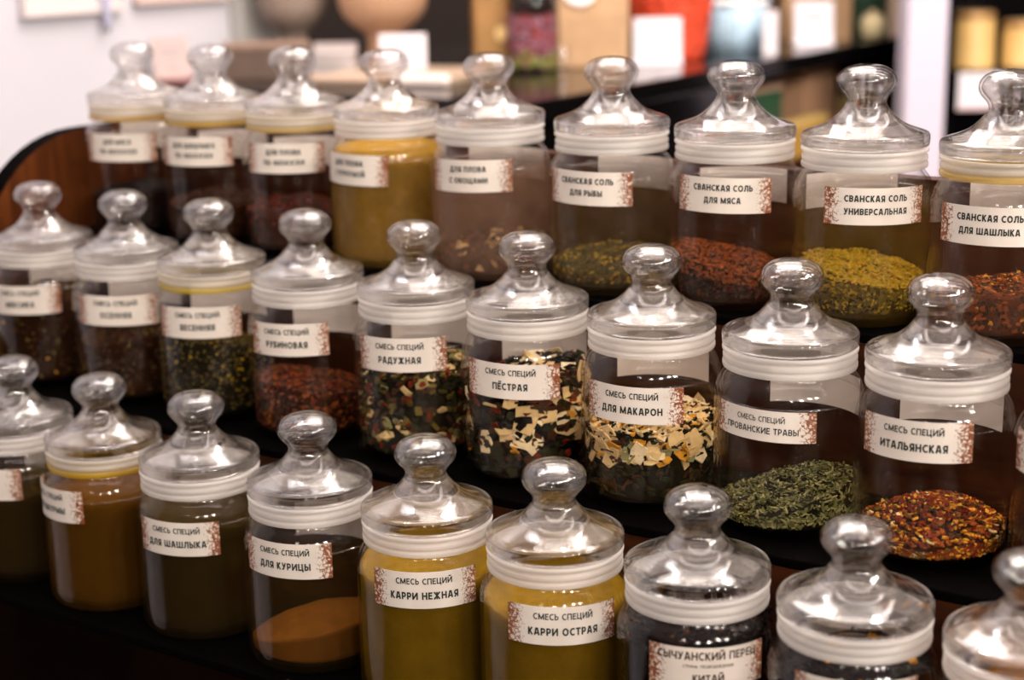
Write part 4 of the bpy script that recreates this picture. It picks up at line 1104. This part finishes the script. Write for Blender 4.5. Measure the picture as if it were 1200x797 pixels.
t = root('honey_pot', 0.800, 3.60, CZ, 0.0, 'small pale yellow pot before the dark green tin', 'pot')
part_lathe('pot', t, plain('pale_yellow_glaze', (0.72, 0.60, 0.34), 0.4), smooth_profile([(0.0, 0.0), (0.020, 0.0), (0.026, 0.012), (0.026, 0.035), (0.021, 0.045)], 3) + [(0.0, 0.045)], 32)
part_lathe('pot_lid', t, plain('tan_pot_lid', (0.5, 0.38, 0.2), 0.5), [(0.0, 0.0452), (0.022, 0.0452), (0.022, 0.050), (0.006, 0.053), (0.005, 0.060), (0.0, 0.061)], 32)
t = root('red_tin', 0.880, 3.70, CZ, 0.0, 'small tan tin with red lid beside the white pillar', 'tin')
part_lathe('tin_body', t, plain('tan_tin', (0.42, 0.30, 0.22), 0.5), [(0.0, 0.0), (0.026, 0.0), (0.026, 0.100), (0.0, 0.100)], 32, sm=False)
part_lathe('tin_lid', t, plain('red_tin_lid', (0.65, 0.08, 0.03), 0.4), [(0.0, 0.1002), (0.028, 0.1002), (0.028, 0.15), (0.0, 0.15)], 32, sm=False)

# goods on the shelf under the counter top
def shelf_box(s, d, w, dp, h, m1, m2, label, name='shelf_carton', group='cartons under the counter'):
    p_ = st(s, d, 0.985)
    t = root(name, p_.x, p_.y, 0.985, ANG, label, 'box', group)
    part_box('carton', t, m1, -dp / 2, dp / 2, -w / 2, w / 2, 0, h - 0.013)
    part_box('lid', t, m2, -dp / 2 - 0.001, dp / 2 + 0.001, -w / 2 - 0.001, w / 2 + 0.001, h - 0.0128, h)
    return t


shelf_box(-1.435, 2.985, 0.16, 0.11, 0.150, plain('green_card', (0.035, 0.10, 0.05), 0.5), plain('peach_card', (0.66, 0.42, 0.29), 0.6), 'green carton with peach lid under the black counter')
shelf_box(-1.435, 3.260, 0.17, 0.11, 0.168, plain('peach_brown_card', (0.50, 0.28, 0.16), 0.6), plain('peach_card', (0.66, 0.42, 0.29), 0.6), 'tall peach brown carton under the counter by its orange side')
shelf_box(-1.352, 3.10, 0.20, 0.03, 0.075, plain('ochre_card', (0.50, 0.28, 0.06), 0.5), plain('ochre_card_lid', (0.72, 0.48, 0.16), 0.5), 'long low ochre carton in front of the green carton')
p_ = st(-1.375, 3.46, 0)
t = root('ochre_bag', p_.x, p_.y, 0.985, ANG, 'small pale ochre packet under the counter, beside the peach carton', 'packet')
part_box('packet', t, plain('pale_ochre_paper', (0.62, 0.45, 0.16), 0.6), -0.03, 0.03, -0.05, 0.05, 0, 0.09, 0.008)
part_box('packet_fold', t, plain('pale_ochre_fold', (0.5, 0.36, 0.12), 0.6), -0.006, 0.006, -0.048, 0.048, 0.0902, 0.105)

# white pillar and the black rack to the right
bm = bmesh.new(); box(bm, 0.780, 0.858, 3.20, 3.278, 0.0, 2.6, 0.002)
pl = obj('pillar', bm, plain('lilac_white_paint', (0.62, 0.56, 0.66), 0.7)); pl['kind'] = 'structure'
rk = root('display_rack', 1.2, 3.4, 0, 0, 'black shop rack right of the white pillar', 'rack')
bm = bmesh.new(); box(bm, -0.328, -0.314, -0.15, 0.16, 0.0, 2.0, 0.001); obj('side_board', bm, counter_black, rk)
bm = bmesh.new(); box(bm, -0.3135, 0.40, 0.145, 0.16, 0.0, 2.0, 0.001); obj('back_board', bm, counter_black, rk)
for z in (0.80, 1.155, 1.52):
    bm = bmesh.new(); box(bm, -0.3135, 0.40, -0.15, 0.144, z - 0.022, z, 0.001); obj('shelf', bm, counter_black, rk)
tin_m = plain('honey_gold_paper', (0.60, 0.38, 0.13), 0.5, var=0.08, vscale=25)
for k, (x_, y_, w_, h_, lab) in enumerate(((0.946, 3.33, 0.082, 0.105, 'honey gold canister on the black rack, above the white card'), (1.053, 3.34, 0.090, 0.085, 'honey gold canister at the right edge of the black rack'))):
    t = root('canister', x_, y_, 1.156, 0.05 * k, lab, 'canister', 'gold canisters on the black rack')
    part_lathe('canister_body', t, tin_m, smooth_profile([(0.0, 0.0), (w_ / 2 - 0.002, 0.0), (w_ / 2, 0.003)], 2) + smooth_profile([(w_ / 2, h_ - 0.012), (w_ / 2 - 0.002, h_ - 0.008)], 2) + [(0.0, h_ - 0.008)], 40)
    part_lathe('canister_lid', t, plain('bronze_lid', (0.36, 0.20, 0.07), 0.35, metal=0.3), [(0.0, h_ - 0.0078), (w_ / 2 - 0.001, h_ - 0.0078), (w_ / 2, h_ - 0.006), (w_ / 2 - 0.001, h_ + 0.006), (w_ / 2 - 0.006, h_ + 0.008), (0.0, h_ + 0.008)], 40)
t = root('price_card', 0.935, 3.245, 1.085, 0.0, 'white price card hanging on the shelf edge of the black rack', 'price card', 'price cards on the counter')
part_box('card', t, card_white, -0.040, 0.040, -0.002, 0.0, 0.0, 0.068, 0)
part_box('card_holder', t, plain('pink_card_holder', (0.62, 0.42, 0.42), 0.4), -0.041, 0.041, -0.004, 0.003, -0.006, -0.0003, 0.001)

# boards and the hanging pale stick on the white wall
def wall_board(d0, d1, z0, z1, m, mf, label):
    p_ = st(-2.1285, (d0 + d1) / 2, z0)
    t = root('wall_board', p_.x, p_.y, z0, ANG, label, 'board', 'boards on the white wall')
    w = d1 - d0
    part_box('board', t, m, 0.0, 0.010, -w / 2 + 0.006, w / 2 - 0.006, 0.006, z1 - z0 - 0.006, 0)
    bm = bmesh.new()
    box(bm, 0, 0.013, -w / 2, -w / 2 + 0.0055, 0, z1 - z0); box(bm, 0, 0.013, w / 2 - 0.0055, w / 2, 0, z1 - z0)
    box(bm, 0, 0.013, -w / 2 + 0.0056, w / 2 - 0.0056, 0, 0.0055); box(bm, 0, 0.013, -w / 2 + 0.0056, w / 2 - 0.0056, z1 - z0 - 0.0055, z1 - z0)
    obj('frame', bm, mf, t)


wall_board(1.775, 1.99, 1.322, 1.62, plain('beige_board', (0.62, 0.55, 0.54), 0.7), plain('beige_board_frame', (0.60, 0.53, 0.52), 0.6), 'beige board high on the white wall, left one')
wall_board(2.02, 2.25, 1.330, 1.62, plain('pink_beige_board', (0.55, 0.43, 0.40), 0.7), plain('pink_beige_frame', (0.5, 0.38, 0.35), 0.6), 'pinkish board on the white wall beside the grey corner')
p_ = st(-2.112, 1.946, 1.288)
t = root('hanging_pointer', p_.x, p_.y, p_.z, 0, 'pale blue tapered pointer hanging tip down before the white wall', 'pointer')
part_lathe('shaft', t, plain('pale_blue_lilac', (0.46, 0.45, 0.60), 0.5), [(0.0, 0.0085), (0.0045, 0.0085), (0.0055, 0.016), (0.0095, 0.060), (0.0100, 0.20), (0.0, 0.20)], 24)
part_lathe('tip', t, plain('dark_grey_tip', (0.10, 0.10, 0.12), 0.4), [(0.0, 0.0), (0.002, 0.0005), (0.0044, 0.0083), (0.0, 0.0083)], 24)
part_lathe('hook', t, plain('steel_hook', (0.5, 0.5, 0.52), 0.3, metal=0.9), [(0.0012 , 0.2003), (0.0022, 0.2003), (0.0022, 0.2303), (0.0012, 0.2303)], 12)
